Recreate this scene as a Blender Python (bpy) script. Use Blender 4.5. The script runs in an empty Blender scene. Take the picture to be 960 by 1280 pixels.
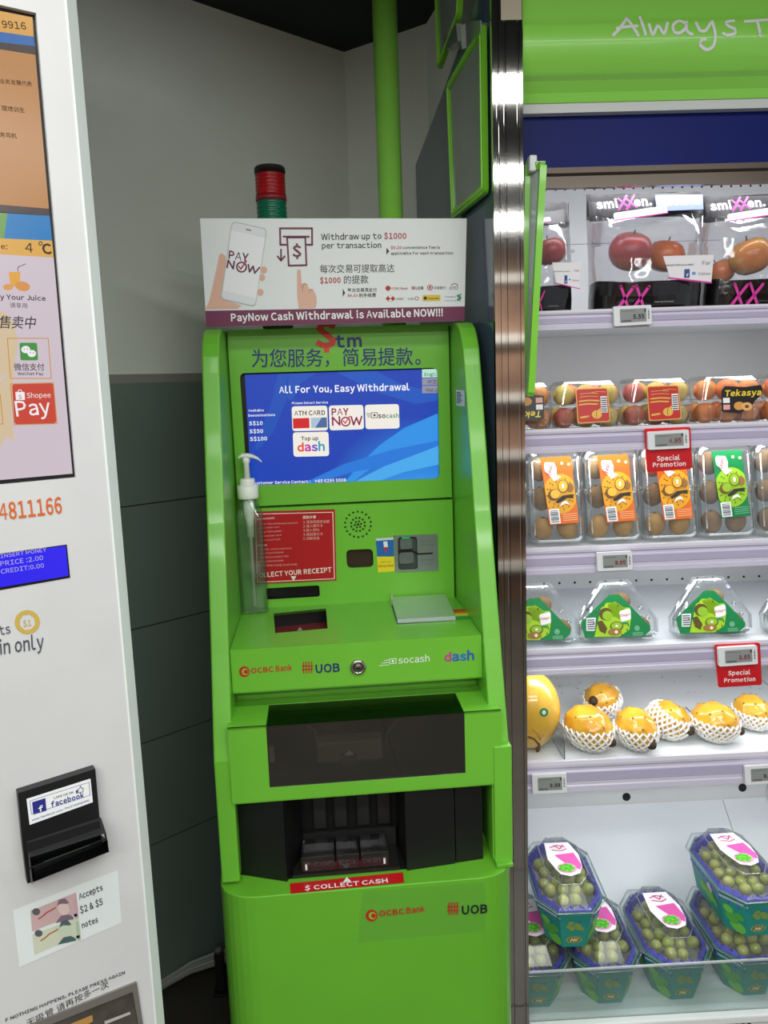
import bpy, bmesh, math, random
from mathutils import Vector as V, Matrix
from mathutils.geometry import tessellate_polygon
SC = bpy.context.scene
COL = SC.collection
pi = math.pi

# ------------------------------------------------------------------ camera
F, CX, CY, CAMZ = 1000.0, 480.0, 640.0, 1.65      # focal length and image centre, in pixels of the 960 x 1280 frame
RIGHT = V((0.998819, -0.034561, -0.034151)).normalized()
DOWN = V((-0.039088, -0.154065, -0.987287)).normalized()
FWD = RIGHT.cross(DOWN) * 1.0
if FWD.y < 0: FWD = -FWD
cam_data = bpy.data.cameras.new('camera')
cam_data.sensor_fit = 'VERTICAL'; cam_data.sensor_height = 24.0; cam_data.lens = 24.0 * F / 1280.0
cam_data.clip_start = 0.02; cam_data.clip_end = 60
cam = bpy.data.objects.new('camera', cam_data); COL.objects.link(cam)
R3 = Matrix((RIGHT, -DOWN, -FWD)).transposed()
cam.matrix_world = Matrix.Translation((0, 0, CAMZ)) @ R3.to_4x4()
SC.camera = cam

# ------------------------------------------------------------------ world, lamps, exposure
SC.view_settings.view_transform = 'Standard'
SC.view_settings.look = 'None'
SC.view_settings.gamma = 1.0
SC.view_settings.use_curve_mapping = False
SC.view_settings.exposure = 0.0
wd = bpy.data.worlds.new('world'); SC.world = wd; wd.use_nodes = True
wd.node_tree.nodes['Background'].inputs[0].default_value = (0.86, 0.92, 1.0, 1)
wd.node_tree.nodes['Background'].inputs[1].default_value = 0.5

def area(name, loc, size, energy, color=(1, 1, 1), rot=(0, 0, 0)):
    l = bpy.data.lights.new(name, 'AREA'); l.shape = 'RECTANGLE'; l.size, l.size_y = size
    l.energy = energy; l.color = color
    o = bpy.data.objects.new(name, l); COL.objects.link(o)
    o.location = loc; o.rotation_euler = rot
    return o
# the shop's fluorescent rows over the aisle
area('ceiling_lamp_front', (0.15, 0.55, 2.62), (2.6, 0.25), 24, (0.97, 1.0, 0.97))
area('ceiling_lamp_middle', (0.1, -0.55, 2.62), (2.8, 0.25), 34, (0.97, 1.0, 0.97))
area('ceiling_lamp_rear', (0.1, -1.7, 2.62), (3.4, 0.3), 100, (0.97, 1.0, 0.97))

# ------------------------------------------------------------------ ray helpers: pixel -> point on a plane of the room
def ray(p): return (RIGHT * (p[0] - CX) + DOWN * (p[1] - CY) + FWD * F)
def hit(p, o, n):
    r = ray(p); c = V((0, 0, CAMZ)); o = V(o)
    return c + r * ((o - c).dot(n) / r.dot(n))
def atY(px, py, y): return hit((px, py), (0, y, 0), V((0, 1, 0)))
def atZ(px, py, z): return hit((px, py), (0, 0, z), V((0, 0, 1)))

# ------------------------------------------------------------------ materials
def lin(h):
    h = h.lstrip('#')
    c = [int(h[i:i + 2], 16) / 255 for i in (0, 2, 4)]
    return tuple(x / 12.92 if x <= .04045 else ((x + .055) / 1.055) ** 2.4 for x in c) + (1,)
MATS = {}
def mat(h, rough=.5, metal=0, emit=0, noise=None, coat=0, bump=None, spec=.5, trans=0, ior=1.45, sss=0):
    """noise = (scale, second colour, contrast); bump = (scale, strength)"""
    key = ('p', h, rough, metal, emit, noise, coat, bump, spec, trans, ior, sss)
    if key in MATS: return MATS[key]
    m = bpy.data.materials.new('surface_%d' % len(MATS)); m.use_nodes = True
    nt = m.node_tree; b = nt.nodes['Principled BSDF']
    b.inputs['Base Color'].default_value = lin(h)
    b.inputs['Roughness'].default_value = rough
    b.inputs['Metallic'].default_value = metal
    b.inputs['Specular IOR Level'].default_value = spec
    b.inputs['Coat Weight'].default_value = coat
    b.inputs['Coat Roughness'].default_value = .06
    b.inputs['Transmission Weight'].default_value = trans
    b.inputs['IOR'].default_value = ior
    if sss:
        b.inputs['Subsurface Weight'].default_value = sss
        b.inputs['Subsurface Radius'].default_value = (.01, .008, .004)
    if emit:
        b.inputs['Emission Color'].default_value = lin(h); b.inputs['Emission Strength'].default_value = emit
    if noise or bump:
        tc = nt.nodes.new('ShaderNodeTexCoord')
        oi = nt.nodes.new('ShaderNodeObjectInfo')
        ad = nt.nodes.new('ShaderNodeVectorMath'); ad.operation = 'ADD'
        sc = nt.nodes.new('ShaderNodeMath'); sc.operation = 'MULTIPLY'; sc.inputs[1].default_value = 40
        nt.links.new(oi.outputs['Random'], sc.inputs[0])
        nt.links.new(tc.outputs['Object'], ad.inputs[0]); nt.links.new(sc.outputs[0], ad.inputs[1])
    if noise:
        n = nt.nodes.new('ShaderNodeTexNoise'); n.inputs['Scale'].default_value = noise[0]; n.inputs['Detail'].default_value = 4
        nt.links.new(ad.outputs[0], n.inputs['Vector'])
        r = nt.nodes.new('ShaderNodeValToRGB')
        k = noise[2] if len(noise) > 2 else .2
        r.color_ramp.elements[0].position = .5 - k; r.color_ramp.elements[1].position = .5 + k
        r.color_ramp.elements[0].color = lin(h); r.color_ramp.elements[1].color = lin(noise[1])
        nt.links.new(n.outputs['Fac'], r.inputs['Fac']); nt.links.new(r.outputs['Color'], b.inputs['Base Color'])
        if emit: nt.links.new(r.outputs['Color'], b.inputs['Emission Color'])
    if bump:
        n2 = nt.nodes.new('ShaderNodeTexNoise'); n2.inputs['Scale'].default_value = bump[0]; n2.inputs['Detail'].default_value = 3
        nt.links.new(ad.outputs[0], n2.inputs['Vector'])
        bp = nt.nodes.new('ShaderNodeBump'); bp.inputs['Strength'].default_value = bump[1]; bp.inputs['Distance'].default_value = .004
        nt.links.new(n2.outputs['Fac'], bp.inputs['Height']); nt.links.new(bp.outputs[0], b.inputs['Normal'])
    MATS[key] = m
    return m
def glow(h, s=.9, rough=.22):
    """a picture element of a lit display: dark glass that gives off its own colour"""
    key = ('e', h, s, rough)
    if key in MATS: return MATS[key]
    m = bpy.data.materials.new('display_light_%d' % len(MATS)); m.use_nodes = True
    b = m.node_tree.nodes['Principled BSDF']
    b.inputs['Base Color'].default_value = (.012, .012, .012, 1); b.inputs['Roughness'].default_value = rough
    b.inputs['Emission Color'].default_value = lin(h); b.inputs['Emission Strength'].default_value = s
    MATS[key] = m
    return m
def film(h='#ffffff', tint='#ffffff', k=.12, rough=.05, cloudy=.04, bump=None, edge=.55):
    """thin clear plastic: see-through, with a gloss that grows towards grazing angles"""
    key = ('f', h, tint, k, rough, cloudy, bump, edge)
    if key in MATS: return MATS[key]
    m = bpy.data.materials.new('clear_plastic_%d' % len(MATS)); m.use_nodes = True
    nt = m.node_tree; nt.nodes.remove(nt.nodes['Principled BSDF'])
    out = nt.nodes['Material Output']
    t = nt.nodes.new('ShaderNodeBsdfTransparent'); t.inputs[0].default_value = lin(tint)
    g = nt.nodes.new('ShaderNodeBsdfGlossy'); g.inputs['Roughness'].default_value = rough
    d = nt.nodes.new('ShaderNodeBsdfDiffuse'); d.inputs[0].default_value = lin(h)
    lw = nt.nodes.new('ShaderNodeLayerWeight'); lw.inputs['Blend'].default_value = .35
    ma = nt.nodes.new('ShaderNodeMath'); ma.operation = 'MULTIPLY_ADD'; ma.inputs[1].default_value = edge; ma.inputs[2].default_value = k * .5
    nt.links.new(lw.outputs['Fresnel'], ma.inputs[0])
    m1 = nt.nodes.new('ShaderNodeMixShader'); m1.inputs[0].default_value = cloudy
    m2 = nt.nodes.new('ShaderNodeMixShader')
    nt.links.new(t.outputs[0], m1.inputs[1]); nt.links.new(d.outputs[0], m1.inputs[2])
    nt.links.new(ma.outputs[0], m2.inputs[0]); nt.links.new(m1.outputs[0], m2.inputs[1]); nt.links.new(g.outputs[0], m2.inputs[2])
    nt.links.new(m2.outputs[0], out.inputs[0])
    if bump:
        tc = nt.nodes.new('ShaderNodeTexCoord')
        n2 = nt.nodes.new('ShaderNodeTexNoise'); n2.inputs['Scale'].default_value = bump[0]; n2.inputs['Detail'].default_value = 2
        bp = nt.nodes.new('ShaderNodeBump'); bp.inputs['Strength'].default_value = bump[1]; bp.inputs['Distance'].default_value = .006
        nt.links.new(tc.outputs['Object'], n2.inputs['Vector'])
        nt.links.new(n2.outputs['Fac'], bp.inputs['Height']); nt.links.new(bp.outputs[0], g.inputs['Normal'])
    MATS[key] = m
    return m

# ------------------------------------------------------------------ lettering
GL = {}; CH = {}
def char_shape(ch, bold):
    """outline of one character; Latin letters and digits take the full-width forms, whose design is a plain humanist sans"""
    key = (ch, bold)
    if key not in CH:
        c = bpy.data.curves.new('lettering', 'FONT'); c.body = chr(ord(ch) + 0xFEE0) if 33 <= ord(ch) <= 126 else ch
        c.offset = min(bold * 1.3, .004 if ch in '4A' else .038 if bold < .049 else .05) if ord(ch) < 127 else min(bold, .007); c.resolution_u = 2
        o = bpy.data.objects.new('lettering', c)
        me = bpy.data.meshes.new_from_object(o)
        CH[key] = ([(v.co.x, v.co.y) for v in me.vertices], [tuple(p.vertices) for p in me.polygons])
        bpy.data.objects.remove(o); bpy.data.curves.remove(c); bpy.data.meshes.remove(me)
    return CH[key]
def glyphs(s, bold=0, shear=0):
    key = (s, bold, shear)
    if key not in GL:
        vs = []; fs = []; x = 0
        for ch in s:
            if ch == ' ': x += .26; continue
            v, f = char_shape(ch, bold)
            x0 = min(p[0] for p in v); x1 = max(p[0] for p in v)
            if ord(ch) < 127:
                sb = .012 if ch in 'AVWXYTvwxyzJ/' else .045 if ch in 'OCGQSocesa069835' else .07
                x += sb; dx = x - x0; x += (x1 - x0) + sb
            else: dx = x - (x0 - (1 - (x1 - x0)) / 2) if ch not in '，。' else x - x0 + .1; x += 1.0
            o = len(vs); vs += [(p[0] + dx + shear * p[1], p[1]) for p in v]; fs += [tuple(i + o for i in q) for q in f]
        GL[key] = (vs, fs, min(v[0] for v in vs), max(v[0] for v in vs))
    return GL[key]

# ------------------------------------------------------------------ planes on which prints, labels and panels are laid out
class Plane:
    """a flat surface; points are given in photograph pixels (px=True) or in its own units"""
    def __init__(s, o, u, v, px=True, k=1.0):
        s.o = V(o); s.u = V(u).normalized(); s.v = V(v).normalized(); s.n = s.u.cross(s.v).normalized(); s.px = px; s.k = k
    def m(s, p):
        if not s.px: return V((p[0] * s.k, p[1] * s.k))
        q = hit(p, s.o, s.n) - s.o
        return V((q.dot(s.u), q.dot(s.v)))
    def w(s, a, h=0): return s.o + s.u * a[0] + s.v * a[1] + s.n * h
    def unit(s, p): return (s.m((p[0] + 1, p[1])) - s.m(p)).length

def circ(c, r, n=20, ry=None, a0=0, a1=2 * pi, rot=0):
    ry = r if ry is None else ry
    out = []
    full = abs(a1 - a0 - 2 * pi) < 1e-6
    for i in range(n if full else n + 1):
        a = a0 + (a1 - a0) * i / n
        x, y = r * math.cos(a), ry * math.sin(a)
        out.append((c[0] + x * math.cos(rot) - y * math.sin(rot), c[1] + x * math.sin(rot) + y * math.cos(rot)))
    return out
def rrect(q, r, n=4):
    """rounded quad from four corners"""
    out = []
    for i in range(4):
        p = V(q[i]); a = V(q[i - 1]); b = V(q[(i + 1) % 4])
        d1 = (a - p).normalized() * r; d2 = (b - p).normalized() * r
        for k in range(n + 1):
            t = k / n
            out.append(tuple((p + d1) * (1 - t) ** 2 + p * 2 * t * (1 - t) + (p + d2) * t ** 2))
    return out
def box2(x0, y0, x1, y1): return [(x0, y0), (x1, y0), (x1, y1), (x0, y1)]

# ------------------------------------------------------------------ mesh builder
class B:
    def __init__(s, T=None): s.v = []; s.f = []; s.mi = []; s.sm = []; s.mats = []; s.T = T
    def idx(s, m):
        if m not in s.mats: s.mats.append(m)
        return s.mats.index(m)
    def add(s, vs, fs, m, smooth=False, T=None):
        o = len(s.v); i = s.idx(m)
        for p in vs:
            p = V(p)
            if T: p = T @ p
            if s.T: p = s.T @ p
            s.v.append(p)
        for f in fs: s.f.append([a + o for a in f]); s.mi.append(i); s.sm.append(smooth)
        return s
    def bm(s, bm, m, smooth=False, T=None):
        bm.verts.index_update()
        s.add([v.co.copy() for v in bm.verts], [[v.index for v in f.verts] for f in bm.faces], m, smooth, T); bm.free(); return s
    def box(s, x0, x1, y0, y1, z0, z1, m, bev=0, seg=2, T=None):
        if bev <= 0:
            vs = [(x, y, z) for x in (x0, x1) for y in (y0, y1) for z in (z0, z1)]
            fs = [(0, 1, 3, 2), (4, 6, 7, 5), (0, 4, 5, 1), (2, 3, 7, 6), (0, 2, 6, 4), (1, 5, 7, 3)]
            return s.add(vs, fs, m, False, T)
        bm = bmesh.new(); bmesh.ops.create_cube(bm, size=1)
        for v in bm.verts: v.co = V((x0 + (v.co.x + .5) * (x1 - x0), y0 + (v.co.y + .5) * (y1 - y0), z0 + (v.co.z + .5) * (z1 - z0)))
        bmesh.ops.bevel(bm, geom=bm.edges[:], offset=bev, segments=seg, affect='EDGES', profile=.5)
        return s.bm(bm, m, False, T)
    def prism(s, pts, fn, a, b, m, bev=0, smooth=False, seg=3):
        """pts: 2-D outline; fn(u, v, t) -> point; extruded from t=a to t=b; bev rounds the two end outlines"""
        bm = bmesh.new()
        f = bm.faces.new([bm.verts.new((p[0], p[1], a)) for p in pts])
        r = bmesh.ops.extrude_face_region(bm, geom=[f])
        for e in r['geom']:
            if isinstance(e, bmesh.types.BMVert): e.co.z = b
        bmesh.ops.recalc_face_normals(bm, faces=bm.faces[:])
        if bev:
            ed = [e for e in bm.edges if abs(e.verts[0].co.z - e.verts[1].co.z) < 1e-9]
            bmesh.ops.bevel(bm, geom=ed, offset=bev, segments=seg, affect='EDGES', profile=.5)
        for v in bm.verts: v.co = V(fn(v.co.x, v.co.y, v.co.z))
        return s.bm(bm, m, smooth)
    def lathe(s, prof, m, c=(0, 0, 0), n=24, T=None, smooth=True, caps=True):
        vs = []; fs = []
        for r, z in prof:
            for i in range(n): vs.append((c[0] + r * math.cos(2 * pi * i / n), c[1] + r * math.sin(2 * pi * i / n), c[2] + z))
        for j in range(len(prof) - 1):
            for i in range(n): fs.append((j * n + i, j * n + (i + 1) % n, (j + 1) * n + (i + 1) % n, (j + 1) * n + i))
        if caps: fs.append(list(range(n))[::-1]); fs.append([(len(prof) - 1) * n + i for i in range(n)])
        return s.add(vs, fs, m, smooth, T)
    def tube(s, pts, r, m, n=10, smooth=True, cap=True):
        pts = [V(p) for p in pts]; vs = []; fs = []
        rs = r if isinstance(r, (list, tuple)) else [r] * len(pts)
        up = V((0, 0, 1)) if abs((pts[1] - pts[0]).normalized().z) < .9 else V((1, 0, 0))
        for i, p in enumerate(pts):
            d = (pts[min(i + 1, len(pts) - 1)] - pts[max(i - 1, 0)]).normalized()
            a = d.cross(up).normalized(); b = a.cross(d).normalized()
            for k in range(n): vs.append(p + (a * math.cos(2 * pi * k / n) + b * math.sin(2 * pi * k / n)) * rs[i])
        for i in range(len(pts) - 1):
            for k in range(n): fs.append((i * n + k, i * n + (k + 1) % n, (i + 1) * n + (k + 1) % n, (i + 1) * n + k))
        if cap: fs.append(list(range(n))[::-1]); fs.append([(len(pts) - 1) * n + k for k in range(n)])
        return s.add(vs, fs, m, smooth)
    def loft(s, rings, m, smooth=True, cap0=True, cap1=True):
        """rings: lists of points; m one material or a list with one per band"""
        n = len(rings[0])
        for j in range(len(rings) - 1):
            mm = m[j] if isinstance(m, list) else m
            o = len(s.v)
            s.add(list(rings[j]) + list(rings[j + 1]), [(i, (i + 1) % n, n + (i + 1) % n, n + i) for i in range(n)], mm, smooth)
        if cap0: s.add(rings[0], [list(range(n))[::-1]], m[0] if isinstance(m, list) else m)
        if cap1: s.add(rings[-1], [list(range(n))], m[-1] if isinstance(m, list) else m)
        return s
    def ball(s, c, r, m, nu=20, nv=12, fn=None, T=None):
        vs = []; fs = []
        rx, ry, rz = r if isinstance(r, tuple) else (r, r, r)
        for j in range(nv + 1):
            t = pi * j / nv
            for i in range(nu):
                p = 2 * pi * i / nu
                d = V((math.sin(t) * math.cos(p), math.sin(t) * math.sin(p), -math.cos(t)))
                k = fn(d) if fn else 1
                vs.append((c[0] + d.x * rx * k, c[1] + d.y * ry * k, c[2] + d.z * rz * k))
        for j in range(nv):
            for i in range(nu): fs.append((j * nu + i, j * nu + (i + 1) % nu, (j + 1) * nu + (i + 1) % nu, (j + 1) * nu + i))
        return s.add(vs, fs, m, True, T)
    # ---- flat prints on a Plane
    def poly(s, P, pts, m, h=.0006, holes=()):
        loops = [[V((*P.m(p), 0)) for p in pts]] + [[V((*P.m(p), 0)) for p in q] for q in holes]
        tr = tessellate_polygon(loops); flat = [p for l in loops for p in l]
        return s.add([P.w(p, h) for p in flat], [list(t) for t in tr], m)
    def plate(s, P, pts, m, d=.01, h=0, holes=(), side=None):
        """solid plate: front at height h, thickness d backwards, with holes through it"""
        loops = [[V((*P.m(p), 0)) for p in pts]] + [[V((*P.m(p), 0)) for p in q] for q in holes]
        tr = tessellate_polygon(loops); flat = [p for l in loops for p in l]; n = len(flat)
        vs = [P.w(p, h) for p in flat] + [P.w(p, h - d) for p in flat]
        fs = [list(t) for t in tr] + [[i + n for i in t][::-1] for t in tr]
        s.add(vs, fs, m)
        o = 0; sf = []
        for l in loops:
            k = len(l)
            sf += [(o + i, o + (i + 1) % k, o + (i + 1) % k + n, o + i + n) for i in range(k)]
            o += k
        return s.add(vs, sf, side or m)
    def pocket(s, P, pts, d, m, floor=None, h=0):
        a = [P.m(p) for p in pts]; k = len(a)
        vs = [P.w(p, h) for p in a] + [P.w(p, h - d) for p in a]
        s.add(vs, [(i, (i + 1) % k, (i + 1) % k + k, i + k) for i in range(k)], m)
        return s.add([P.w(p, h - d) for p in a], [list(range(k))], floor or m)
    def line(s, P, pts, wpx, m, h=.0008, close=False):
        u = wpx * P.unit(pts[0]) / 2; a = [P.m(p) for p in pts]
        if close: a.append(a[0])
        for i in range(len(a) - 1):
            d = (a[i + 1] - a[i])
            if d.length < 1e-9: continue
            d.normalize(); e = V((-d.y, d.x)) * u
            s.add([P.w(q, h) for q in (a[i] - e, a[i + 1] - e, a[i + 1] + e, a[i] + e)], [(0, 1, 2, 3)], m)
        for p in a[:len(a) - (1 if close else 0)]:
            s.add([P.w(p + V((math.cos(t), math.sin(t))) * u, h) for t in [2 * pi * i / 10 for i in range(10)]], [list(range(10))], m)
        return s
    def text(s, P, t, p0, p1, m, h=.0008, bold=0, hh=1.0, shear=0):
        vs, fs, x0, x1 = glyphs(t, bold, shear)
        a, b = P.m(p0), P.m(p1); d = b - a; L = d.length; e = d / L; g = V((-e.y, e.x)); k = L / (x1 - x0)
        s.add([P.w(a + e * ((x - x0) * k) + g * (y * k * hh), h) for x, y in vs], fs, m)
        return s
    def build(s, name, parent=None, origin=None):
        me = bpy.data.meshes.new(name)
        if parent is not None: inv = W[root_of(parent).name].inverted()
        else:
            if origin is None:
                lo = [min(p[i] for p in s.v) for i in range(3)]; hi = [max(p[i] for p in s.v) for i in range(3)]
                origin = ((lo[0] + hi[0]) / 2, (lo[1] + hi[1]) / 2, lo[2])
            inv = Matrix.Translation(-V(origin))
        me.from_pydata([inv @ p for p in s.v], [], s.f)
        for m in s.mats: me.materials.append(m)
        me.polygons.foreach_set('material_index', s.mi); me.polygons.foreach_set('use_smooth', s.sm)
        me.update()
        o = bpy.data.objects.new(name, me); COL.objects.link(o)
        if parent is not None: o.parent = parent
        else: o.location = origin; W[o.name] = Matrix.Translation(V(origin))
        return o
W = {}
def root_of(o):
    while o.parent: o = o.parent
    return o
def tag(o, label, cat, group=None, kind=None):
    o['label'] = label; o['category'] = cat
    if group: o['group'] = group
    if kind: o['kind'] = kind
    return o
def thing(name, label, cat, loc=(0, 0, 0), rot=(0, 0, 0), group=None):
    o = bpy.data.objects.new(name, None); COL.objects.link(o); o.empty_display_size = .05
    o.location = loc; o.rotation_euler = rot
    from mathutils import Euler
    W[o.name] = Matrix.Translation(V(loc)) @ Euler(rot).to_matrix().to_4x4()
    return tag(o, label, cat, group)
def struct(o): o['kind'] = 'structure'; return o
def dup(root, loc, rot=None, label=None, group=None, name=None, scale=None):
    r = root.copy(); COL.objects.link(r); r.location = loc
    if rot is not None: r.rotation_euler = rot
    if scale: r.scale = scale
    if label: r['label'] = label
    if group: r['group'] = group
    for ch in list(root.children):
        c = ch.copy(); COL.objects.link(c); c.parent = r
        for g in list(ch.children):
            d = g.copy(); COL.objects.link(d); d.parent = c
    return r

WHITE = mat('#f2f2f2', .4); BLACK = mat('#0b0b0c', .35); INK = mat('#141416', .5); RED = mat('#c8141c', .45)
CHROME = mat('#c9c5c2', .05, metal=1)

# ================================================================== THE ROOM
aL = math.radians(41.5)
dL = V((math.cos(aL), math.sin(aL), 0)); nL = V((dL.y, -dL.x, 0))
foot = atZ(240, 1212, 0.0)
corner = hit((430, 65), foot, nL); CEIL = corner.z
dM = V((0.79, -0.61, 0)).normalized(); nM = V((dM.y, -dM.x, 0)); nM = -nM if nM.y > 0 else nM
corner2 = hit((533, 33), corner, nM)
dR = V((0.115, -0.62, 0)).normalized()
PLASTER = mat('#e4e7dd', .75, noise=(3.0, '#d8dcd1', .25), bump=(14, .12))
TILE = mat('#76857b', .35, noise=(1.6, '#6c7b72', .25))
GROUT = mat('#2b332f', .8); LEDGE = mat('#8d8c84', .6)
DADO = hit((200, 478), foot, nL).z
def wall(name, a, b, n, rows, base=None):
    bb = B(); a = V((a.x, a.y, 0)); b = V((b.x, b.y, 0)); back = -n * .06
    def slab(z0, z1, m, f=0):
        o = n * f
        vs = [a + o, b + o, b + back, a + back]
        bb.add([p + V((0, 0, z)) for z in (z0, z1) for p in vs], [(0, 1, 5, 4), (1, 2, 6, 5), (2, 3, 7, 6), (3, 0, 4, 7), (0, 3, 2, 1), (4, 5, 6, 7)], m)
    if base: slab(base, CEIL, PLASTER); return struct(bb.build(name))
    z = 0
    for r in rows:
        slab(z, r - .0035, TILE, .012); slab(r - .0035, r, GROUT, .0095); z = r
    slab(z, DADO, TILE, .012); slab(DADO, DADO + .022, LEDGE, .012); slab(DADO + .022, CEIL, PLASTER)
    return struct(bb.build(name))
tile_rows = [hit((200, 1048), foot, nL).z * k for k in (1,)] + [hit((205, 775), foot, nL).z - .315, hit((205, 775), foot, nL).z, hit((200, 626), foot, nL).z]
wall('wall_left', foot - dL * 1.9, corner, nL, tile_rows)
wall('wall_back', corner, corner2, nM, tile_rows)
nR = V((dR.y, -dR.x, 0)); nR = -nR if nR.x > 0 else nR
wall('wall_right', corner2, corner2 + dR * .55, nR, tile_rows, 2.262)
b = B(); b.box(-2.4, 2.6, -2.6, 3.4, -.05, 0, mat('#4a443b', .45, noise=(2.5, '#3a362f', .2)))
for y in (.3, .9, 1.5, 2.1): b.box(-2.4, 2.6, y, y + .004, -.01, .0006, mat('#26231f', .8))
for x in (-1.5, -.9, -.3, .3): b.box(x, x + .004, -2.6, 3.4, -.01, .0006, mat('#26231f', .8))
struct(b.build('floor'))
b = B(); b.box(-2.4, 2.6, -2.6, 3.4, CEIL, CEIL + .06, mat('#1d2320', .9)); struct(b.build('ceiling'))
# the aisle behind the viewer: shelves of brown cartons, only ever seen as a reflection
b = B(); b.box(-2.4, 2.6, -2.62, -2.5, 0, CEIL, mat('#8a6a55', .7, noise=(2.2, '#5d4334', .12)))
for k in range(6): b.box(-2.4, 2.6, -2.5, -2.42, .25 + .42 * k, .31 + .42 * k, mat('#cfc8bf', .6))
struct(b.build('wall_front'))

# green pipe running down the corner behind the cash machine
pb = B(); Yp = 2.08
pa, pc = atY(480, 5, Yp), atY(489.2, 270, Yp); px_ = (pa.x + pc.x) / 2; rp = 14.6 / 1000 * 2.05
pb.lathe([(rp, .001), (rp, CEIL - .001)], mat('#93dc58', .35, noise=(6, '#89d150', .2)), (px_, Yp, 0), n=32)
tag(pb.build('pipe'), 'bright green painted pipe running up the grey wall behind the machine', 'pipe')

# ================================================================== WHITE JUICE VENDING MACHINE (left edge of the photograph)
wdir = V((0.8598, 0.5106, 0)); wn = V((0.5106, -0.8598, 0))
we = atY(207.5, 1280, 1.2)
c_ = .0165
wo = V((we.x, we.y, 0)) + wn * c_ * .5
WP = Plane(wo, wdir, (0, 0, 1))
vm = thing('vending_machine', 'tall white juice vending machine with big portrait screen beside the dark tiled wall', 'vending machine', (wo.x, wo.y, 0))
PAINT = mat('#d3d2d2', .35, noise=(9, '#cecdcd', .2)); PAINT2 = mat('#e4eae6', .3)
ORANGE = mat('#cf6420', .5); SLATE = mat('#4b5159', .5)
A0 = -.78; ZT = 2.42
SCR = [(-130, -24), (0, 6), (45, 16), (95, 597), (0, 606), (-130, 617)]
def wq(*p): return [WP.m(q) for q in p]
# body: front sheet with an opening for the screen, plus the carcass behind it
b = B()
FP = Plane(wo, wdir, (0, 0, 1), px=False)
HATCH = [(-60, 1345), (0, 1297), (22, 1277), (172, 1228), (186, 1330), (0, 1420), (-60, 1450)]
b.plate(FP, [(A0, .04), (-c_ * 1.2, .04), (-c_ * 1.2, ZT), (A0, ZT)], PAINT, d=.025, holes=[wq(*SCR)])
pl = [(A0, -.0255), (-.004, -.0255), (-.004, -.55), (A0, -.55)]
b.prism(pl, lambda x, y, t: wo + wdir * x + wn * y + V((0, 0, t)), .04, ZT, PAINT)
# printing on the sheet
b.text(WP, '4811166', (0, 650), (78, 641), ORANGE, bold=.018, hh=1.8)
b.text(WP, 'ts', (0, 794), (13.5, 791), SLATE, bold=.012, hh=1.6)
b.text(WP, 'in only', (0, 818), (55, 810), SLATE, bold=.012, hh=1.75)
GOLD = mat('#c7a94a', .45)
b.poly(WP, circ((34, 777.5), 15.6, 32, ry=15), GOLD, .0006, holes=[circ((34, 777.5), 10.3, 8, rot=.3)])
b.text(WP, '$1', (29, 783), (39, 781.5), GOLD, bold=.01, hh=1.4)
b.text(WP, 'F NOTHING HAPPENS, PLEASE PRESS AGAIN', (7, 1277), (156, 1217), INK, bold=.02, hh=1.0)
b.text(WP, '无吸管 请再按多一次', (34, 1283), (136, 1233), INK, hh=1.05)
b.build('body', vm)
b = B()
b.prism([(-c_ * 1.2, 0), (-c_ * 1.05, .002), (0, -c_), (-.001, -.024), (-c_ * 1.2, -.024)], lambda x, y, t: wo + wdir * x + wn * y + V((0, 0, t)), .04, ZT, PAINT2)
b.build('edge_trim', vm)
for a in (A0 + .08, -.1):
    for d in (-.08, -.48):
        p = wo + wdir * a + wn * d; b = B(); b.lathe([(.025, .001), (.025, .012), (.015, .013), (.015, .042)], mat('#333333', .6), (p.x, p.y, 0), n=14); b.build('foot', vm)
# screen
SP = Plane(wo - wn * .008, wdir, (0, 0, 1))
b = B()
b.plate(Plane(wo - wn * .0085, wdir, (0, 0, 1)), SCR, BLACK, d=.014)
E_ = lambda h, s=.62: glow(h, .95)
def band(pts, h, s=.62, hh=.0008): b.poly(SP, pts, E_(h, s), hh)
band([(-120, -8), (0, 14), (40.5, 22), (42, 47), (0, 40), (-120, 20)], '#d29a3c')
band([(-120, 20), (0, 40), (42, 46), (43.5, 58), (0, 53), (-120, 38)], '#1f5fa8')
band([(-120, 38), (0, 53), (43.5, 58), (44.3, 68), (0, 62), (-120, 52)], '#3a2a28', .3)
band([(-120, 52), (0, 62), (44, 68.5), (61, 261), (0, 256), (-120, 250)], '#b57e45', .5)
band([(-120, 250), (0, 256), (61, 261), (62, 270), (0, 265), (-120, 262)], '#3d2a2a', .3)
band([(-120, 262), (0, 266), (62, 270), (65, 301), (0, 298), (-120, 295)], '#1577b8', .55)
band([(-120, 262), (0, 266), (9, 266.6), (5, 298), (-120, 295)], '#6c9a4a', .5, .0011)
band([(-120, 295), (0, 298), (65, 301), (67, 322), (0, 318), (-120, 314)], '#d9a548', .6)
band([(-120, 314), (0, 318), (67, 322), (90.5, 592), (0, 600), (-120, 610)], '#cdbfc9', .6)
band(circ((-8, 430), 30, 24, ry=44), '#d3bd9c', .6, .0010)
band([(-30, 500), (8, 470), (17, 430), (19, 440), (14, 520), (18, 552), (8, 545), (0, 560), (-30, 560)], '#d3bd9c', .6, .0010)
tk = mat('#2b1d12', .6)
b.text(SP, '9916', (3, 35), (33, 37.5), tk, .0013, bold=.012)
b.text(SP, '业务发展代表', (0, 104), (40, 108), tk, .0013, bold=.01)
b.text(SP, '理培训生', (2, 138), (31, 141), tk, .0013, bold=.01)
b.text(SP, '务司机', (0, 171), (21, 173), tk, .0013, bold=.01)
b.text(SP, 'e:', (1, 311), (9, 312), tk, .0013, bold=.01)
b.text(SP, '4', (31.5, 315), (41, 316), tk, .0013, bold=.03)
b.text(SP, 'C', (53, 317), (65, 317.5), tk, .0013, bold=.03)
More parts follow.
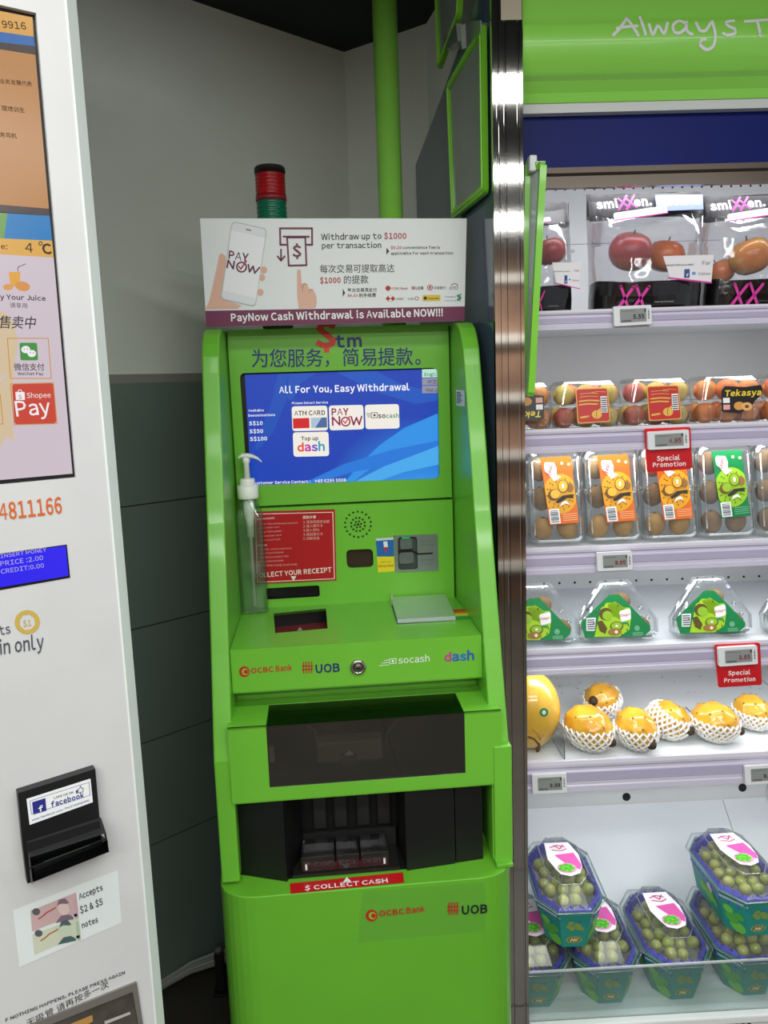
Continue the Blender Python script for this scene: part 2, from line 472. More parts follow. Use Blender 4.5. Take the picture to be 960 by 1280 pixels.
b.poly(SP, circ((50.5, 304.5), 2.7, 14), tk, .0013, holes=[circ((50.5, 304.5), 1.6, 12)])
# juice picture: glass with straw and cut fruit
og = E_('#dfa23c', .6)
b.poly(SP, [(10.5, 340), (25.5, 340), (24.5, 358), (13, 358)], og, .0011)
b.poly(SP, circ((10, 359), 6.5, 16, ry=4), E_('#d99a50', .6), .0012); b.poly(SP, circ((28, 358), 9.5, 18, ry=6, rot=.2), E_('#d58f45', .6), .0012)
b.line(SP, [(22, 339), (22.5, 334), (32, 330)], .8, tk, .0013)
b.text(SP, 'y Your Juice', (0, 374), (57, 376), tk, .0013, bold=.02)
b.text(SP, '请享用', (12.5, 384), (34, 385), tk, .0013)
b.text(SP, '售卖中', (0, 409), (46, 410), mat('#17120f', .5), .0013, bold=.006, shear=.25, hh=1.15)
fr = E_('#c98f35', .5)
b.line(SP, [(9, 423), (60, 423), (64, 473), (13, 473)], 1.2, fr, .0013, close=True)
b.poly(SP, rrect([(24, 428.5), (46, 428.5), (47.5, 450.5), (25.5, 450.5)], 2.5), E_('#3f8f3c', .5), .0012)
wh = E_('#f2eef2', .7)
b.poly(SP, circ((32, 437), 5.6, 18, ry=4.6), wh, .0014); b.poly(SP, circ((39.5, 442), 5.4, 18, ry=4.4), wh, .0016)
for q in ((30, 436.5), (34, 436.5), (37.7, 441), (41.5, 441.3)): b.poly(SP, circ(q, .8, 8), E_('#3f8f3c', .5), .002)
b.text(SP, '微信支付', (17.5, 462.5), (55.5, 462.5), tk, .0013, bold=.008, hh=1.1)
b.text(SP, 'WeChat Pay', (22, 468.8), (54, 468.8), tk, .0013, bold=.02)
b.poly(SP, rrect([(14.8, 480), (67, 479), (70.5, 529), (18, 530.5)], 4), E_('#c8402c', .55), .0012)
b.line(SP, [(13, 480), (66.5, 478.5), (71, 529.5), (17.5, 531)], 1.2, fr, .0013, close=True)
b.text(SP, 'Shopee', (33.5, 497.5), (63.5, 496.8), wh, .0014, hh=1.15)
b.poly(SP, [(19, 490), (30.5, 490), (31, 500), (19.8, 500)], wh, .0014); b.line(SP, [(22, 490), (23, 487.5), (26, 487.5), (27.5, 490)], .9, wh, .0014)
b.text(SP, 'S', (23, 498.8), (27.3, 498.8), E_('#c8402c', .55), .0016, bold=.01)
b.text(SP, 'Pay', (20.5, 520.5), (63.5, 517), wh, .0014, bold=.008, hh=1.15)
b.line(SP, [(-20, 493), (0, 493), (3.5, 530), (-20, 530)], 1.2, fr, .0013)
b.build('display_screen', vm)
# blue character display
b = B()
LQ = [(-40, 700), (0, 693), (82, 682), (86, 720.5), (3, 735), (-38, 741)]
b.poly(WP, [(-42, 698), (0, 692), (83.4, 680.5), (87.6, 722), (3, 737), (-40, 744)], BLACK, .0007)
b.poly(WP, [(-40, 700), (0, 693.3), (82, 682), (85.4, 719.6), (3, 733.5), (-38, 740)], glow('#2410f0', .95), .0011)
lc = glow('#b9b4f0', .8)
b.text(WP, 'INSERT MONEY', (0.5, 697.5), (58, 689), lc, .0014, bold=.008)
b.text(WP, 'PRICE :2.00', (0.5, 707.5), (54, 699.5), lc, .0014, bold=.008)
b.text(WP, 'CREDIT:0.00', (1, 717), (55, 709), lc, .0014, bold=.008)
b.build('message_display', vm)
# bill acceptor
b = B()
blk = mat('#1a1a1b', .38)
b.plate(WP, rrect([(20, 986), (117, 955.5), (121, 1016), (131, 1056), (131, 1057), (32, 1099)], 1.5) if False else [(20, 986), (116, 956), (121.5, 1018.5), (125, 1056), (32, 1098), (26, 1050)], blk, d=.016, h=.016)
MO = [(29, 1055), (34, 1048), (124, 1018), (130.5, 1026), (131, 1056), (33, 1097)]
def wpt(p, h): return WP.w(WP.m(p), h)
q = [(31, 1046), (123, 1016), (130, 1054), (35, 1095)]
vs = [wpt(p, .016) for p in q] + [wpt((31, 1055), .042), wpt((124, 1026), .042), wpt((128, 1050), .042), wpt((35, 1088), .042)]
b.add(vs, [(0, 1, 5, 4), (1, 2, 6, 5), (3, 0, 4, 7)], blk)
fp = Plane(wo + wn * .042, wdir, (0, 0, 1))
b.poly(fp, [(31, 1055), (124, 1026), (126, 1035), (33, 1066.5)], blk, 0)
b.poly(fp, [(34, 1088), (35, 1085), (127.5, 1049), (128, 1051)], blk, 0)
b.add([wpt((33, 1066.5), .042), wpt((126, 1035), .042), wpt((127.5, 1049), .042), wpt((35, 1085), .042), wpt((38, 1066), .018), wpt((124, 1038), .018), wpt((125, 1048), .018), wpt((40, 1082), .018)], [(0, 1, 5, 4), (1, 2, 6, 5), (2, 3, 7, 6), (3, 0, 4, 7), (4, 5, 6, 7)], mat('#070808', .3))
b.line(fp, [(55, 1077), (112, 1056)], 1.1, mat('#3c4a40', .3), .0005)
ba = b.build('bill_acceptor', vm)
b = B(); AP = Plane(wo + wn * .0165, wdir, (0, 0, 1)); FB = mat('#2a2f86', .4)
b.poly(AP, [(33, 998.5), (113, 973), (116, 1002.5), (37, 1031)], WHITE, .0005)
b.line(AP, [(37, 1001), (111, 977.5), (112.5, 993.5), (39.5, 1017.5)], .7, mat('#6a78b0', .4), .0009, close=True)
b.poly(AP, [(40, 1002.5), (56.5, 997.3), (58, 1013), (41.5, 1018)], FB, .0009)
b.text(AP, 'f', (48.5, 1014.5), (54.5, 1012.5), WHITE, .0013, bold=.03)
b.text(AP, 'LIKE US ON', (67.5, 998.5), (91.5, 991), INK, .0009, bold=.02)
b.text(AP, 'facebook', (64, 1008.5), (105, 996), FB, .0009, bold=.03, hh=1.25)
b.text(AP, 'www.facebook.com/FRUITSVENDING', (40, 1026), (111.5, 1001), mat('#3b4a9a', .4), .0009, bold=.015)
b.line(AP, [(97, 986.5), (99, 985.5), (100.5, 982), (101.5, 985), (104, 984.8), (103.5, 989.5), (98, 991)], .7, INK, .0009, close=True); b.poly(AP, [(94.5, 987.8), (96.5, 987.2), (97, 991.2), (95, 991.9)], FB, .0009)
b.build('sticker', ba)
# clear sticker with two bank notes
b = B()
b.poly(WP, [(16, 1137.5), (147.5, 1087), (152, 1153), (24, 1209)], mat('#dfe4e2', .18), .0006)
nt1, nt2 = mat('#c9aeac', .5, noise=(30, '#c4a4a3', .4)), mat('#cdcfbb', .5, noise=(30, '#c6cbb0', .4))
N1 = [(38, 1138), (95, 1115), (98, 1141), (40, 1164)]; N2 = [(40, 1168), (98, 1146), (101, 1168), (43, 1193)]
b.poly(WP, N1, nt1, .0010); b.poly(WP, N2, nt2, .0010)
def note(x, y, face, suit, side, red):
    b.poly(WP, [(x + 13, y - 27), (x + 17, y - 29), (x + 20, y - 5), (x + 16, y - 3)], side, .0012)
    b.poly(WP, circ((x + 1, y - 17), 7.2, 18, ry=9.5, rot=-.3), face, .0016)
    b.poly(WP, [(x - 7, y - 20), (x - 5, y - 28), (x + 3, y - 30), (x + 8, y - 24), (x + 5, y - 23), (x - 3, y - 23)], suit, .0018)
    b.poly(WP, [(x - 9, y + 1), (x - 2, y - 8), (x + 7, y - 10), (x + 13, y - 7), (x + 14, y - 4)], suit, .0018)
    b.line(WP, [(x - 30, y - 4), (x - 24, y - 8), (x - 20, y - 12), (x - 14, y - 15), (x - 9, y - 18)], 1.8, red, .0014)
    b.poly(WP, circ((x - 33, y - 13), 5, 16, ry=4.4), mat('#5b5a60', .5), .0014)
    b.poly(WP, [(x + 14, y - 10), (x + 18, y - 11), (x + 18.4, y - 7.5), (x + 14.4, y - 6.5)], INK, .0018)
note(78, 1152, mat('#d8bdb6', .5), mat('#7a6474', .5), mat('#c4a0a6', .5), mat('#b4463c', .5))
note(81, 1179, mat('#c3cdb4', .5), mat('#4a625e', .5), mat('#a9bfa4', .5), mat('#b06a2c', .5))
for t, p, q_ in (('Accepts', (99, 1124), (128.5, 1112)), ('$2 & $5', (100.5, 1141.5), (128.5, 1130)), ('notes', (102.5, 1160), (122.5, 1152))):
    b.text(WP, t, p, q_, mat('#2c2c32', .5), .0012, bold=.02, hh=1.8)
b.build('note_sticker', vm)
# delivery hatch at the bottom of the door
b = B()
b.plate(WP, [(10, 1290), (170, 1226), (186, 1330), (26, 1420)], mat('#8f8a84', .3, metal=.5), d=.01, h=.004, holes=[[(18, 1296), (165, 1238), (180, 1322), (32, 1405)]])
b.poly(WP, [(18, 1296), (165, 1238), (180, 1322), (32, 1405)], mat('#57524a', .25, noise=(20, '#3f3a34', .2)), .001)
b.poly(WP, [(88, 1279), (115, 1268), (116, 1276), (89, 1290)], mat('#b8894a', .5), .0015)
b.poly(WP, [(130, 1276), (162, 1264), (163, 1267), (131, 1280)], mat('#b7b2a8', .5), .0015)
b.build('delivery_hatch', vm)

# ================================================================== GREEN CASH MACHINE
TH = math.radians(3.0)
MT = Matrix.Rotation(TH, 4, 'Z')
mx, my = V((math.cos(TH), math.sin(TH), 0)), V((-math.sin(TH), math.cos(TH), 0))
def mw(x, y, z): return MT @ V((x, y, z))
def MP(y): return Plane(mw(0, y, 0), mx, (0, 0, 1))                       # upright plane facing the customer
def MZ(z): return Plane((0, 0, z), mx, my)                                 # level plane
def ml(p): q = MT.inverted() @ V(p); return q
GREEN = mat('#70bc38', .34, noise=(5, '#6ab634', .25), coat=.15)
GREEN2 = mat('#68b22f', .36, noise=(5, '#63ac2c', .25), coat=.12)
DARKGREEN = mat('#2c5a1c', .6)
cm = thing('cash_machine', 'bright green self-service cash machine with blue screen and black cash tray', 'cash machine', tuple(mw(.066, 1.72, 0)), (0, 0, TH))
XL, XR = -.234, .366
# side cheeks
prof = [(1.95, .66), (1.523, .66), (1.527, .92), (1.59, 1.12), (1.665, 1.38), (1.727, 1.615), (1.748, 1.69), (1.760, 1.725), (1.778, 1.752), (1.80, 1.772), (1.83, 1.785), (1.87, 1.79), (1.95, 1.79)]
for x0, x1 in ((XL, XL + .037), (XR - .037, XR)):
    b = B(MT); b.prism(prof, lambda u, v, t: (t, u, v), x0, x1, GREEN, bev=.004)
    if x1 == XR: b.box(XR - .034, XR + .004, 1.517, 1.62, .655, .915, GREEN, .003)
    sp = b.build('side_panel', cm)
    if x1 == XR:
        s2 = B(); SPL = Plane(mw(XR - .0372, 0, 0), -my, (0, 0, 1))
        s2.poly(SPL, [(570, 487), (581, 488), (581.5, 508), (570.5, 507)], WHITE, .0006)
        for k in range(7): s2.poly(SPL, [(571.2, 490 + k * 2.1), (576 + (k % 3), 490 + k * 2.1), (576 + (k % 3), 491.1 + k * 2.1), (571.2, 491.1 + k * 2.1)], INK, .0009)
        s2.build('barcode_sticker', sp)
# back carcass and roof
b = B(MT)
b.box(XL + .034, XR - .034, 1.940, 1.957, .03, 1.788, GREEN2)
b.box(XL + .034, XR - .034, 1.939, 1.95, 1.772, 1.7885, GREEN2)
b.box(XL + .037, XR - .037, 1.75, 1.94, .95, .96, DARKGREEN)
b.build('carcass', cm)
# fascia with the screen opening
FY = MP(1.92)
OPEN = rrect([(299.5, 466.5), (547.5, 459.5), (549.5, 598.5), (309, 607.5)], 7)
b = B()
fx0, fx1 = XL + .041, XR - .041
FL = Plane(mw(0, 1.92, 0), mx, (0, 0, 1), px=False)
b.plate(FL, [(fx0, 1.376), (fx1, 1.376), (fx1, 1.7905), (fx0, 1.7905)], GREEN, d=.018, holes=[[FY.m(p) for p in OPEN]], side=GREEN2)
NAVY = mat('#23306e', .5)
b.text(FY, '$', (394, 434), (421, 433.5), mat('#d8402f', .5), bold=.05, hh=1.0)
b.text(FY, 'tm', (419, 434), (452.5, 433), NAVY, bold=.045, hh=1.0)
b.text(FY, '为您服务，简易提款。', (315, 457.5), (526, 454.5), NAVY, bold=.018, hh=1.06)
b.build('fascia', cm)
# touch screen
b = B()
SY = MP(1.9365)
b.plate(SY, [(290, 455), (560, 450), (560, 612), (300, 620)], BLACK, d=.006)
SC2 = [(306, 468.5), (550, 461), (551.5, 600), (314, 609)]
scr = bpy.data.materials.new('screen_picture'); scr.use_nodes = True
nt = scr.node_tree; pb_ = nt.nodes['Principled BSDF']
tc = nt.nodes.new('ShaderNodeTexCoord'); mp = nt.nodes.new('ShaderNodeMapping'); wv = nt.nodes.new('ShaderNodeTexGradient'); wv.gradient_type = 'SPHERICAL'
loc_c = ml(hit((520, 640), SY.o, SY.n)) - ml(W[cm.name].translation)
mp.vector_type = 'POINT'; mp.inputs['Location'].default_value = tuple(-V(loc_c) * 3.2); mp.inputs['Scale'].default_value = (3.2, 3.2, 3.2)
rp_ = nt.nodes.new('ShaderNodeValToRGB'); rp_.color_ramp.elements[0].color = lin('#0b3fb4'); rp_.color_ramp.elements[1].color = lin('#2f9cf2')
rp_.color_ramp.elements[0].position = .25; rp_.color_ramp.elements[1].position = .85
nt.links.new(tc.outputs['Object'], mp.inputs[0]); nt.links.new(mp.outputs[0], wv.inputs[0]); nt.links.new(wv.outputs['Fac'], rp_.inputs[0])
pb_.inputs['Base Color'].default_value = (.012, .012, .012, 1); nt.links.new(rp_.outputs[0], pb_.inputs['Emission Color']); pb_.inputs['Emission Strength'].default_value = .95
pb_.inputs['Roughness'].default_value = .25
b.poly(SY, SC2, scr, .0006)
def sw(h, s=.75): return glow(h, .95)
# sweeping ribbons of the background picture
def arc(pts1, pts2, m, h): b.poly(SY, pts1 + pts2[::-1], m, h)
arc([(430, 604), (450, 580), (475, 556), (505, 535), (551, 515)], [(440, 603.5), (470, 580), (500, 566), (525, 556), (551, 550)], sw('#2c93ea', .6), .0009)
arc([(375, 606), (430, 580), (490, 562), (551, 550)], [(392, 605.5), (440, 590), (500, 580), (551, 572)], sw('#2079dc', .6), .0010)
arc([(440, 603.5), (480, 583), (520, 568), (551, 556)], [(470, 602.5), (505, 590), (551, 580)], sw('#46abf0', .65), .0011)
arc([(348, 467.3), (340, 500), (326, 540), (318, 560)], [(362, 467), (358, 500), (342, 540), (322, 563)], sw('#1450b8', .6), .0009)
arc([(362, 467), (352, 490), (362, 500)], [(395, 466), (375, 480), (366, 500)], sw('#1553ba', .6), .0009)
arc([(420, 465), (470, 490), (520, 505), (551, 500)], [(470, 463.5), (500, 480), (530, 487), (551, 484)], sw('#1556c0', .6), .0009)
TW = sw('#f4f6fb', .95)
b.text(SY, 'All For You, Easy Withdrawal', (349, 491.5), (512, 487.5), TW, .0014, bold=.022, hh=1.12)
b.text(SY, 'Please Select Service', (365, 505.2), (410, 504.2), TW, .0014, bold=.02)
b.text(SY, 'Available', (310.5, 514.5), (330, 514), TW, .0014, bold=.02)
b.text(SY, 'Denominations', (310.5, 520.8), (344, 519.8), TW, .0014, bold=.02)
for t, p, q in (('S$10', (311.5, 531.5), (328.5, 531)), ('S$50', (312, 541.5), (329, 541)), ('S$100', (312.5, 551), (334, 550.3))):
    b.text(SY, t, p, q, TW, .0014, bold=.022)
b.text(SY, 'Customer Service Contact :', (316, 605.5), (388, 603.2), TW, .0014, bold=.02)
b.text(SY, '+65 6295 5508', (393, 603), (432.5, 601.6), TW, .0014, bold=.02)
CR = sw('#f3efe4', .8)
def tile(q, r=4): b.poly(SY, rrect(q, r), CR, .0014)
tile([(364.5, 508), (409, 507), (410, 538), (365.5, 539)]); tile([(411, 507), (454, 506), (455, 536.5), (412, 538)])
tile([(456, 506), (498.5, 505), (499.5, 535.5), (457, 536.5)]); tile([(366, 540.5), (410.5, 539.5), (411.5, 570), (367, 571)])
DK = glow('#1c1c22', .9); PUR = sw('#8d1a56', .5); RD = sw('#d31f27', .55)
b.text(SY, 'ATM CARD', (368, 519.5), (406.5, 518.5), DK, .0018, bold=.022, hh=1.1)
b.poly(SY, [(366, 523), (386.5, 522.3), (387, 535), (366.5, 535.7)], RD, .0018); b.poly(SY, [(388.5, 522.3), (408.5, 521.7), (409, 534.3), (389, 535)], sw('#4a6a9a', .5), .0018)
b.poly(SY, [(388.5, 522.3), (402, 522), (394, 534.8), (389, 535)], sw('#a9c3dc', .5), .0020)
b.text(SY, 'PAY', (414.5, 519), (436, 518.5), PUR, .0018, bold=.035, hh=1.1)
b.line(SY, [(416, 531.5), (415.6, 521.5), (424.6, 531), (424.2, 521)], 2.1, PUR, .0018)
b.line(SY, [(439, 521), (442, 531), (445.6, 522), (449, 530.6), (452, 520.5)], 2.0, PUR, .0018)
b.poly(SY, circ((432, 527), 6.2, 20), PUR, .0018, holes=[circ((432, 527), 4.4, 20)])
b.line(SY, [(429, 526), (431.5, 529), (437, 520.5)], 1.6, sw('#d8392f', .55), .0020)
b.text(SY, 'so', (472.5, 522.5), (482, 522.3), DK, .0018, bold=.025, hh=1.1); b.text(SY, 'cash', (482.5, 522.3), (498.5, 521.9), sw('#3c9460', .4), .0018, bold=.025, hh=1.1)
b.line(SY, [(464, 516), (471.5, 515.8), (471.7, 522), (464.2, 522.2)], .8, DK, .0018, close=True); b.poly(SY, circ((468, 519), 1.5, 10), DK, .0018)
for k in range(3): b.line(SY, [(457.5 + k, 517 + 2 * k), (463, 517 + 2 * k)], .7, DK, .0018)
b.text(SY, 'Top up', (376.5, 550.5), (398, 550), DK, .0018, bold=.025, hh=1.1)
def dash(P, bb, x0, y0, x1, y1, h, ms):
    n = 4; 
    for i, ch in enumerate('dash'):
        a, c = i / n + .01, (i + 1) / n - .01
        bb.text(P, ch, (x0 + (x1 - x0) * a, y0 + (y1 - y0) * a), (x0 + (x1 - x0) * c, y0 + (y1 - y0) * c), ms[i], h, bold=.03)
dash(SY, b, 371.5, 564, 406.5, 563, .0018, [sw('#e8442e', .5), sw('#c92fa0', .5), sw('#7a3bc8', .5), sw('#2f9fc2', .5)])
GR = sw('#8f93a8', .5)
b.poly(SY, [(527.5, 461.7), (550, 461), (550, 471.3), (527.5, 472)], sw('#b9e6cf', .75), .0014); b.poly(SY, [(527.5, 472.8), (550, 472.2), (550, 481), (527.5, 481.6)], GR, .0014); b.poly(SY, [(527.5, 482.4), (550, 481.8), (550, 491), (527.5, 491.6)], GR, .0014)
b.text(SY, 'Englis', (530.5, 470), (549, 469.6), sw('#2f7a50', .3), .0018, bold=.02); b.text(SY, '中文', (534.5, 479.8), (546, 479.5), DK, .0018); b.text(SY, 'Malay', (532.5, 489.8), (549.5, 489.5), DK, .0018)
b.build('touch_screen', cm)
# instrument panel below the screen
KY = MP(1.913); KL = Plane(mw(0, 1.913, 0), mx, (0, 0, 1), px=False)
SLOT = rrect([(332.5, 735.5), (399, 731.5), (400, 745.5), (333.5, 749.5)], 3)
WIN = rrect([(432.5, 687.5), (466, 686), (467, 708.5), (434, 710)], 6)
RDR = [(492, 669.5), (547, 667.5), (548, 713), (494, 715)]
b = B()
b.plate(KL, [(fx0, 1.115), (fx1, 1.115), (fx1, 1.371), (fx0, 1.371)], GREEN, d=.02, holes=[[KY.m(p) for p in SLOT], [KY.m(p) for p in WIN], [KY.m(p) for p in RDR]])
b.pocket(KY, SLOT, .02, BLACK); b.pocket(KY, WIN, .012, mat('#2a2119', .4), mat('#35291f', .25))
hole = mat('#16240e', .8)
for n, r in ((18, 16.2), (12, 8.6), (7, 4.2) if False else (6, 4.0), (1, 0)):
    for k in range(n):
        a = 2 * pi * k / max(n, 1) + r; c = (447.5 + r * math.cos(a), 655.5 + r * .98 * math.sin(a))
        b.poly(KY, circ(c, 1.35 if r else 1.7, 8), hole, .0006)
kp = b.build('instrument_panel', cm)
# red instruction plate
b = B()
RP = rrect([(316, 639.5), (418.5, 636.5), (420.5, 725), (319, 730)], .8)
b.plate(KY, RP, mat('#b3171d', .35), d=.002, h=.0026)
CRM = mat('#f1e4dd', .5)
b.line(KY, [(319, 642.5), (416, 640), (418, 723), (322, 727.5)], .9, CRM, .0030, close=True)
b.text(KY, 'COLLECT YOUR RECEIPT', (318.5, 722), (414.5, 714.5), CRM, .0031, bold=.02, hh=1.15)
b.poly(KY, [(363.5, 720), (370.5, 719.6), (367, 725.7)], CRM, .0031)
th_ = mat('#e0b0a8', .5)
b.text(KY, 'INSTRUCTIONS:', (320.5, 650), (343.5, 648), CRM, .0031, bold=.02)
for k, t in enumerate(('1. Enter the withdrawal amount', '2. Insert Bank Card', '3. Enter PIN number', '4. Remove Bank Card', '5. Collect your Cash')):
    L_ = (52, 28, 32, 31, 30)[k]; b.text(KY, t, (320.5, 656 + k * 5.1), (320.5 + L_, 654.2 + k * 5.1), th_, .0031)
b.text(KY, 'ARAHAN:', (321.5, 682.5), (334, 682), CRM, .0031, bold=.02)
for k, t in enumerate(('1. Masukkan jumlah pengeluaran', '2. Masukkan kad bank', '3. Masukkan nombor PIN', '4. Keluarkan kad bank', '5. Ambilkan wang tunai anda')):
    L_ = (43, 33, 39, 33, 50)[k]; b.text(KY, t, (321.5, 687.5 + k * 5.1), (321.5 + L_, 685.8 + k * 5.1), th_, .0031)
b.text(KY, '提款步骤', (378.5, 648), (395, 647.5), CRM, .0031, bold=.01)
for k, t in enumerate(('1.请选择提款金额', '2.插入银行卡', '3.输入密码', '4.取回银行卡', '5.领取现金')):
    b.text(KY, t, (379, 653.8 + k * 5.2), (379 + (33, 24.5, 20, 24.5, 20.5)[k], 653 + k * 5.2), th_, .0031)
b.build('instruction_plate', cm)
# card reader
b = B(); STEEL = mat('#7f8a86', .42, metal=.55); STEEL2 = mat('#6c7672', .4, metal=.5)
b.plate(KY, rrect(RDR, 2), STEEL, d=.03, h=.002, holes=[rrect([(497, 671.5), (521, 670.5), (522, 711), (498, 712)], 4)])
b.pocket(KY, rrect([(497, 671.5), (521, 670.5), (522, 711), (498, 712)], 4), .012, STEEL2, mat('#4d5754', .45, metal=.4), h=.002)
KZ = MP(1.913 - .0005)
b.plate(KY, rrect([(498.5, 691), (517, 690), (517.5, 704), (499, 705)], 4), STEEL2, d=.010, h=.001)
b.plate(KY, rrect([(500, 673.5), (515, 673), (515.5, 686), (500.5, 687)], 3), STEEL2, d=.010, h=.000)
b.line(KY, [(498, 688.5), (514, 687.8), (523, 692.3), (540, 691.3)], 2.0, BLACK, .0026)
for y in (676, 681, 700, 705): b.line(KY, [(526, y), (543, y - .7)], .5, STEEL2, .0026)
rd = b.build('card_reader', cm)
b = B(); b.plate(KY, [(502, 671.3), (512, 670.9), (512, 673.2), (502, 673.6)], mat('#1f9a56', .3, emit=.3), d=.002, h=.004); b.build('indicator_light', rd)
b = B()
b.poly(KY, [(469.5, 673), (491.5, 671.5), (492.5, 695.5), (471.5, 696)], mat('#2363ad', .4), .0007)
b.poly(KY, [(471, 695.7), (492.5, 695), (493.5, 714), (472.5, 715.5)], mat('#e3d21f', .45), .0007)
b.poly(KY, [(469.5, 673), (491.5, 671.5), (491.6, 674.5), (470, 676)], mat('#c9d4d6', .4), .0009); b.poly(KY, [(479, 677), (484, 676.5), (485, 684), (480, 684.5)], mat('#dfe6ee', .4), .0010)
b.poly(KY, [(479, 684), (484.5, 683.5), (482, 690.5)], mat('#c62a2a', .4), .0011)
b.text(KY, 'Insert Card', (476, 703.3), (488.5, 702.7), INK, .0011, bold=.01); b.text(KY, 'Direction', (473.2, 709), (491.8, 708), mat('#a8322a', .5), .0011, bold=.02, hh=1.2)
b.build('direction_sticker', cm)
# console shelf
CZ = 1.1255; CP = MZ(CZ); CLP = Plane((0, 0, CZ), mx, my, px=False); CF = MP(1.600)
RW = [(342, 766.8), (407.5, 760.5), (409.5, 785.5), (344, 791.5)]; KPD = [(488.5, 754.5), (555, 750), (567, 776), (496.5, 780.5)]
b = B()
cx0, cx1 = XL + .038, XR - .038
b.plate(CLP, [(cx0, 1.603), (cx1, 1.603), (cx1, 1.9125), (cx0, 1.9125)], GREEN, d=.006, holes=[[CP.m(p) for p in RW], [CP.m(p) for p in KPD]])
b.pocket(CP, RW, .035, BLACK, mat('#3a1113', .3)); b.pocket(CP, KPD, .012, mat('#4f6a5e', .5), mat('#8ea79c', .4))
rpz = MZ(CZ - .0345)
b.poly(rpz, [(344, 782), (411, 776), (413, 796), (346, 803)], mat('#6b1517', .35), .0004)
b.poly(rpz, [(371.5, 789), (378.5, 788.4), (375, 784)], mat('#a7a0a0', .4), .0009); b.text(rpz, 'TAKE YOUR RECEIPT', (349, 794.5), (405, 789.3), mat('#8c7c7c', .4), .0009, bold=.01)
b.box(cx0, cx1, 1.603, 1.612, 1.035, CZ - .0001, GREEN, T=MT) if False else b.plate(Plane(mw(0, 1.600, 0), mx, (0, 0, 1), px=False), [(cx0, 1.035), (cx1, 1.035), (cx1, CZ + .0005), (cx0, CZ + .0005)], GREEN, d=.008)
b.plate(Plane(mw(0, 1.665, 0), mx, (0, 0, 1), px=False), [(cx0, .99), (cx1, .99), (cx1, 1.04), (cx0, 1.04)], GREEN2, d=.01)
b.plate(Plane((0, 0, 1.035), mx, my, px=False), [(cx0, 1.601), (cx1, 1.601), (cx1, 1.668), (cx0, 1.668)], GREEN2, d=.003)
OC = mat('#b5281e', .5); UR = mat('#b32a28', .5); UB = mat('#1f2c66', .5)
def ocbc(P, c, r, t0, t1, bb, h=.0008):
    bb.poly(P, circ(c, r, 20), OC, h); bb.poly(P, circ((c[0] + r * .15, c[1]), r * .62, 16), mat('#7cc53a', .4), h + .0002); bb.poly(P, circ((c[0] + r * .3, c[1]), r * .42, 14), OC, h + .0004)
    bb.text(P, 'OCBC', t0, (t0[0] + (t1[0] - t0[0]) * .55, t0[1] + (t1[1] - t0[1]) * .55), OC, h, bold=.032)
    bb.text(P, 'Bank', (t0[0] + (t1[0] - t0[0]) * .60, t0[1] + (t1[1] - t0[1]) * .60), t1, OC, h, hh=1.25, bold=.02)
def uob(P, x, y, s, bb, m=None, h=.0008, sl=-.05):
    for k in range(4): bb.line(P, [(x + k * s * .2, y - s * .42 - k * s * .2 * .05), (x + k * s * .2, y + s * .42 - k * s * .2 * .05)], s * .085, UR, h)
    for k in (-.12, .14): bb.line(P, [(x - s * .1, y + s * k), (x + s * .7, y + s * (k - .03))], s * .085, UR, h)
    bb.text(P, 'UOB', (x + s * .92, y + s * .40), (x + s * 2.75, y + s * .28), m or UB, h, bold=.025, hh=1.1)
ocbc(CF, (305.5, 839.5), 6.8, (314, 841.5), (365.5, 837.5), b)
uob(CF, 379.5, 834.5, 16.5, b)
WT = mat('#e8eee4', .4)
b.text(CF, 'socash', (498, 829.5), (537, 826.5), WT, bold=.006, hh=1.1)
b.line(CF, [(487, 823.5), (495, 823), (495, 829), (487, 829.5)], .9, WT, close=True); b.poly(CF, circ((491, 826.3), 1.6, 10), WT)
for k in range(3): b.line(CF, [(474 + 3 * k, 832 - 3.2 * k), (486, 831 - 3.2 * k)], .8, WT)
dash(CF, b, 555, 826.5, 593, 824.5, .0008, [mat('#c43b8c', .5), mat('#3b63b8', .5), mat('#2f6fc0', .5), mat('#3358b0', .5)])
b.build('console', cm)
b = B(); CV = film('#e8f0ee', '#dce8e4', k=.12, rough=.12, cloudy=.45)
k3 = [CP.m(p) for p in KPD]
hs = [.010, .022, .016, .006]
top = [CLP.w(p, h + .006) for p, h in zip([CP.m(q) for q in [(489, 752.5), (557, 748.5), (569.5, 775.5), (497, 779.5)]], (.006, .006, .004, .004))]
bot = [p - V((0, 0, .0055 + .004)) for p in top]
b.add(top + bot, [(0, 1, 2, 3), (7, 6, 5, 4), (0, 1, 5, 4), (1, 2, 6, 5), (2, 3, 7, 6), (3, 0, 4, 7)], CV)
b.add([CLP.w(CP.m(p), h) for p, h in (((489, 757), .0008), ((489, 752), .022), ((491.5, 752), .022), ((491.5, 757), .0008))], [(0, 1, 2, 3)], CV)
b.build('keypad_cover', cm)
b = B()
b.poly(CP, [(562, 762.5), (583, 761), (587, 766), (565, 767.5)], mat('#b5481f', .5), .0006); b.poly(CP, [(565, 767.5), (587, 766), (589.5, 769.5), (567, 771)], mat('#dccb25', .5), .0006); b.poly(CP, [(567, 771), (589.5, 769.5), (592, 773.5), (569, 775)], mat('#2b9a4a', .5), .0006)
b.text(CP, 'CAUTION', (565, 767), (584, 765.5), mat('#f0d23a', .5), .0010, bold=.02)
b.build('warning_sticker', cm)
b = B(); lk = mw(0, 0, 0); LKP = CF; lc_ = hit((447.5, 833.5), CF.o, CF.n)
Tl = Matrix.Translation(lc_) @ MT @ Matrix.Rotation(pi / 2, 4, 'X')
b.lathe([(.0165, 0), (.0165, .004), (.0145, .0065), (.0105, .0068), (.010, .005), (.0, .005)], mat('#bcb9b0', .25, metal=1), n=28, T=Tl, caps=False)
